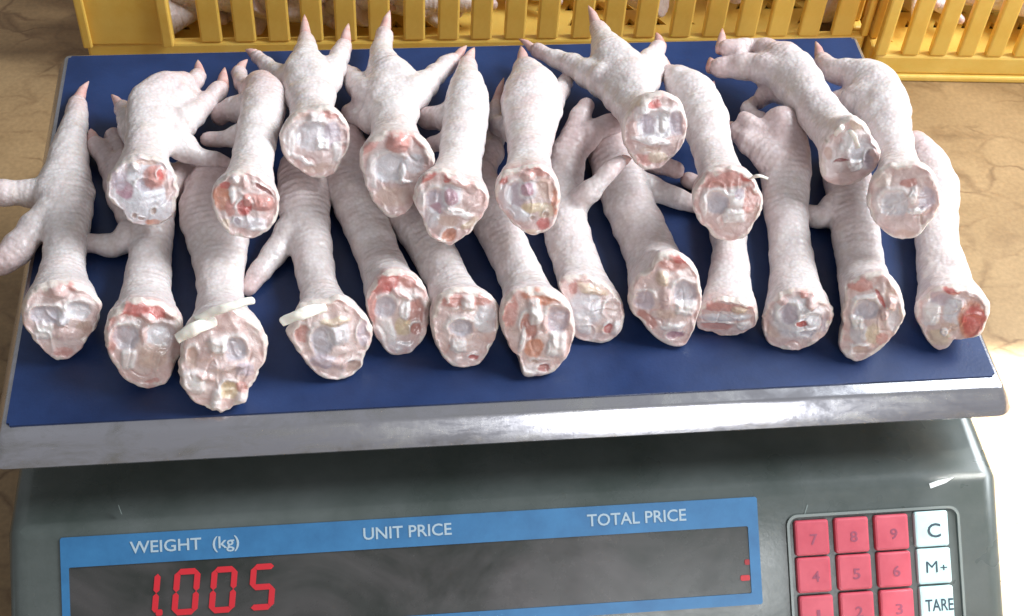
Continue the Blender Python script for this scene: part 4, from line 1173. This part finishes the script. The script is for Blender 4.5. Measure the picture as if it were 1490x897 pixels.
F(label='foot on top lying diagonally, two toes pointing left, crumpled white joint', lift=22, flift=23, red=0.2, w=1.0,
  shank=[(1205, 180, 33), (1180, 148, 32, 19), (1158, 118, 37, 16), (1138, 92, 34, 14), (1118, 78, 20, 14)],
  toes=[[(1130, 80, 22, 16), (1100, 68, 14, 15), (1072, 70, 14, 15), (1056, 70, 12, 15), (C_, 1051, 42)], [(1130, 105, 26, 14), (1090, 97, 20, 12), (1060, 99, 17, 10), (1044, 99, 14, 10), (C_, 1033, 84)], [(1150, 130, 26, 10), (1120, 135, 17, 6), (1103, 150, 11, 4)]],
  face=[(1206, 200), (1222, 180), (1241, 169), (1254, 177), (1268, 207), (1283, 221), (1274, 247), (1247, 267), (1214, 272), (1197, 261), (1194, 235)],
  feat=[(1210, 235, 16, 26, 'skin', .3), (1254, 223, 18, 24, 'cart', -.7), (1265, 232, 8, 14, 'lav', -.6), (1246, 180, 9, 10, 'fat', .6), (1231, 207, 10, 17, 'white', 1.4, -15), (1217, 188, 10, 6, 'white', 1.9, 25), (1243, 240, 10, 9, 'white', .9), (1224, 231, 11, 2.5, 'dred', -1.0), (1206, 222, 6, 8, 'tan', 0), (1272, 222, 8, 6, 'pinkw', .7), (1232, 258, 20, 6, 'fas', 0)],
  flaps=[(1236, 190, 1248, 215, 4, 1, 2), (1216, 196, 1226, 184, 5, 1.5, 2.5)])
F(label='top right chicken foot arching over the platform corner, greyish joint', lift=24, flift=26, red=0.25, w=0.6,
  shank=[(1304, 228, 28), (1294, 190, 33, 22), (1282, 155, 41, 19), (1264, 124, 39, 16), (1240, 108, 24, 15), (1215, 104, 18, 14), (1202, 95, 15, 13), (1196, 88, 12, 13)], claw=(1187, 61),
  toes=[[(1262, 150, 30, 16), (1228, 150, 22, 10), (1205, 150, 16, 8)]],
  face=[(1268, 261), (1291, 241), (1321, 237), (1355, 247), (1366, 274), (1365, 308), (1351, 327), (1334, 347), (1304, 349), (1281, 334), (1265, 310), (1262, 280)],
  feat=[(1285, 262, 14, 10, 'rim', .2), (1302, 295, 21, 18, 'cart', -.9), (1350, 288, 12, 18, 'lav', -.3), (1330, 283, 6, 14, 'white', .7), (1321, 265, 13, 6, 'meat', .2), (1356, 264, 9, 8, 'pinkw', .4), (1336, 305, 15, 4.5, 'white', 1.0, 8), (1341, 322, 2, 12, 'brn', -.7), (1305, 325, 22, 9, 'fas', .3), (1318, 340, 16, 5, 'tan', 0)])

built = [build_foot(d, i) for i, d in enumerate(FEET)]

# ------------------------------------------------------------------ yellow crates behind
def tmesh(bm, name):
    me = bpy.data.meshes.new(name); bmesh.ops.recalc_face_normals(bm, faces=bm.faces); bm.to_mesh(me); bm.free(); me.materials.append(YELLOW); return me


def inst(name, me, parent, loc=(0, 0, 0), rz=0.0):
    o = bpy.data.objects.new(name, me); COL.objects.link(o); o.parent = parent; o.location = loc; o.rotation_euler = (0, 0, rz); return o


def crate(label, p0, ang, L, D, H, endw, slats, slat_w):
    """p0 front left bottom corner; slats = x positions of slat centres along the front"""
    root = bpy.data.objects.new('plastic_crate', None); COL.objects.link(root)
    root.location = (p0[0], p0[1], 0.0); root.rotation_euler = (0, 0, ang)
    meta(root, label, 'crate', 'yellow crates behind the scale')
    T = 0.006
    inst('bottom_rail', tmesh(bm_box(0, L, -0.002, T + 0.002, 0.0, 0.004, 0.0012, 2), 'bottom_flange'), root).name = 'bottom_flange'
    inst('bottom_rail', tmesh(bm_box(0.001, L - 0.001, 0, T, 0.0042, 0.017, 0.0015, 2), 'bottom_rail'), root)
    inst('bottom_rail', tmesh(bm_box(0.001, L - 0.001, D - T, D, 0.0, 0.017, 0.0015, 2), 'bottom_rail'), root)
    inst('top_rail', tmesh(bm_box(0, L, -0.002, T + 0.002, H - 0.02, H, 0.002, 2), 'top_rail'), root)
    inst('top_rail', tmesh(bm_box(0, L, D - T - 0.002, D + 0.002, H - 0.02, H, 0.002, 2), 'top_rail'), root)
    for x0, x1 in ((0, endw[0]), (L - endw[1], L)):
        inst('corner_panel', tmesh(bm_box(x0, x1, -0.001, T - 0.001, 0.0172, H - 0.0202, 0.0012, 2), 'corner_panel'), root)
        if x1 - x0 > 0.02:
            inst('corner_rib', tmesh(bm_box(x1 - 0.006, x1, -0.004, -0.0012, 0.0172, H - 0.0202, 0.001, 2), 'corner_rib'), root)
            inst('corner_rib', tmesh(bm_box(x0, x0 + 0.005, -0.004, -0.0012, 0.0172, H - 0.0202, 0.001, 2), 'corner_rib'), root)
    sme = tmesh(bm_box(-slat_w / 2, slat_w / 2, 0, T - 0.001, 0.0172, H - 0.0202, 0.0012, 2), 'slat')
    for x in slats: inst('slat', sme, root, (x, 0, 0))
    k = int((L - 0.02) / 0.018)
    for i in range(k): inst('slat', sme, root, (0.015 + i * 0.018, D - T, 0))
    for x in (0, L - T):
        inst('end_rail', tmesh(bm_box(x, x + T, T + 0.0022, D - T - 0.0022, 0.0, 0.017, 0.0015, 2), 'end_rail'), root)
        inst('end_rail', tmesh(bm_box(x, x + T, T + 0.0022, D - T - 0.0022, H - 0.02, H, 0.0015, 2), 'end_rail'), root)
    sme2 = tmesh(bm_box(0, T - 0.001, -slat_w / 2, slat_w / 2, 0.0172, H - 0.0202, 0.0012, 2), 'slat')
    for i in range(int((D - 0.03) / 0.0185)):
        for x in (0, L - T): inst('slat', sme2, root, (x + 0.0005, 0.02 + i * 0.0185, 0))
    # perforated floor
    bm = bmesh.new(); px, py = 0.0172, 0.0145; nx = int((L - 0.014) / px); ny = int((D - 0.016) / py)
    for i in range(nx):
        for j in range(ny):
            x, y = 0.0072 + i * px, 0.0084 + j * py
            o4 = [bm.verts.new((x + a * px, y + c_ * py, 0.006)) for a, c_ in ((0, 0), (1, 0), (1, 1), (0, 1))]
            i3 = [bm.verts.new((x + a * px, y + c_ * py, 0.006)) for a, c_ in ((0.3, 0.28), (0.72, 0.28), (0.5, 0.72))]
            for f in ((o4[0], o4[1], i3[1], i3[0]), (o4[1], o4[2], i3[2], i3[1]), (o4[2], o4[3], i3[2]), (o4[3], o4[0], i3[0], i3[2])): bm.faces.new(f)
    bmesh.ops.remove_doubles(bm, verts=bm.verts[:], dist=1e-5)
    fo = inst('perforated_floor', tmesh(bm, 'perforated_floor'), root)
    m = fo.modifiers.new('t', 'SOLIDIFY'); m.thickness = 0.003; m.offset = -1
    return root


A0, A1 = hit_z(131, 101, 0), hit_z(1252, 87, 0)
ang1 = math.atan2(A1[1] - A0[1], A1[0] - A0[0]); L1 = float(np.linalg.norm(A1 - A0))
nml = np.array([math.sin(ang1), -math.cos(ang1), 0])


def on_wall(x, y=40):
    p = hit_plane(x, y, A0, nml); return float(np.dot(p - A0, [math.cos(ang1), math.sin(ang1), 0]))


s1 = [on_wall(x) for x in (305, 355, 405, 454, 503, 552, 603, 653, 701, 750, 798, 848, 893, 940, 992, 1040, 1088, 1134, 1180, 1228)]
cr1 = crate('long yellow vented crate behind the blue platform, standing at left', A0, ang1, L1, 0.30, 0.15, (on_wall(250) , 0.004), s1, 0.0119)
B0, B1 = hit_z(1262, 115, 0), hit_z(1490, 119, 0)
ang2 = math.atan2(B1[1] - B0[1], B1[0] - B0[0])
s2 = [0.0205 + 0.0163 * i for i in range(21)]
cr2 = crate('yellow vented crate at the right, standing slightly nearer the scale', B0, ang2, 0.37, 0.30, 0.15, (0.007, 0.007), s2, 0.0100)

rnd = random.Random(4)
pile = []
for i in range(9): pile.append((on_wall(270 + i * 40), 0.008, cr1, 0.012))
for i in range(7): pile.append((on_wall(285 + i * 48), 0.010, cr1, 0.030))
narrow = len(pile)
for i in range(13): pile.append((on_wall(262 + i * 27), 0.014 + 0.016 * rnd.random(), cr1, rnd.uniform(0.010, 0.02)))
for i in range(13): pile.append((on_wall(268 + i * 27), 0.035 + 0.03 * rnd.random(), cr1, rnd.uniform(0.028, 0.05)))
for x in (785, 795, 845, 868, 1120, 1150, 1180, 1205, 1235): pile.append((on_wall(x), 0.024 + 0.03 * rnd.random(), cr1, 0.014))
for x in (1110, 1140, 1170, 1200, 1225): pile.append((on_wall(x), 0.06 + 0.03 * rnd.random(), cr1, 0.016))
for i in range(12): pile.append((0.016 + 0.019 * i, 0.030 + 0.016 * rnd.random(), cr2, rnd.uniform(0.012, 0.022)))
for i in range(9): pile.append((0.022 + 0.024 * i, 0.065 + 0.03 * rnd.random(), cr2, rnd.uniform(0.012, 0.03)))
src = [built[i] for i in (10, 8, 16, 3, 12)]
for k, (x, y, cr, hz) in enumerate(pile):
    o = (built[(17, 20)[k % 2]] if k < narrow else src[k % len(src)]).copy(); COL.objects.link(o)
    a = cr.rotation_euler.z
    base = Vector(cr.location) + Vector((math.cos(a) * x - math.sin(a) * (y + 0.02), math.sin(a) * x + math.cos(a) * (y + 0.02), 0))
    o.location = (base.x, base.y, hz)
    o.rotation_euler = (rnd.uniform(-0.15, 0.15), rnd.uniform(-0.2, 0.2), math.pi * rnd.choice((0.5, -0.5)) + rnd.uniform(-1, 1) * (0.12 if k < narrow else 0.5))
    o.scale = (0.8, 0.8, 0.8)
    meta(o, 'pale chicken foot heaped in the ' + ('long crate at left' if cr is cr1 else 'crate at the right') + ', glimpsed between its yellow slats', 'chicken foot', 'chicken feet heaped in the ' + ('long crate' if cr is cr1 else 'right crate'))
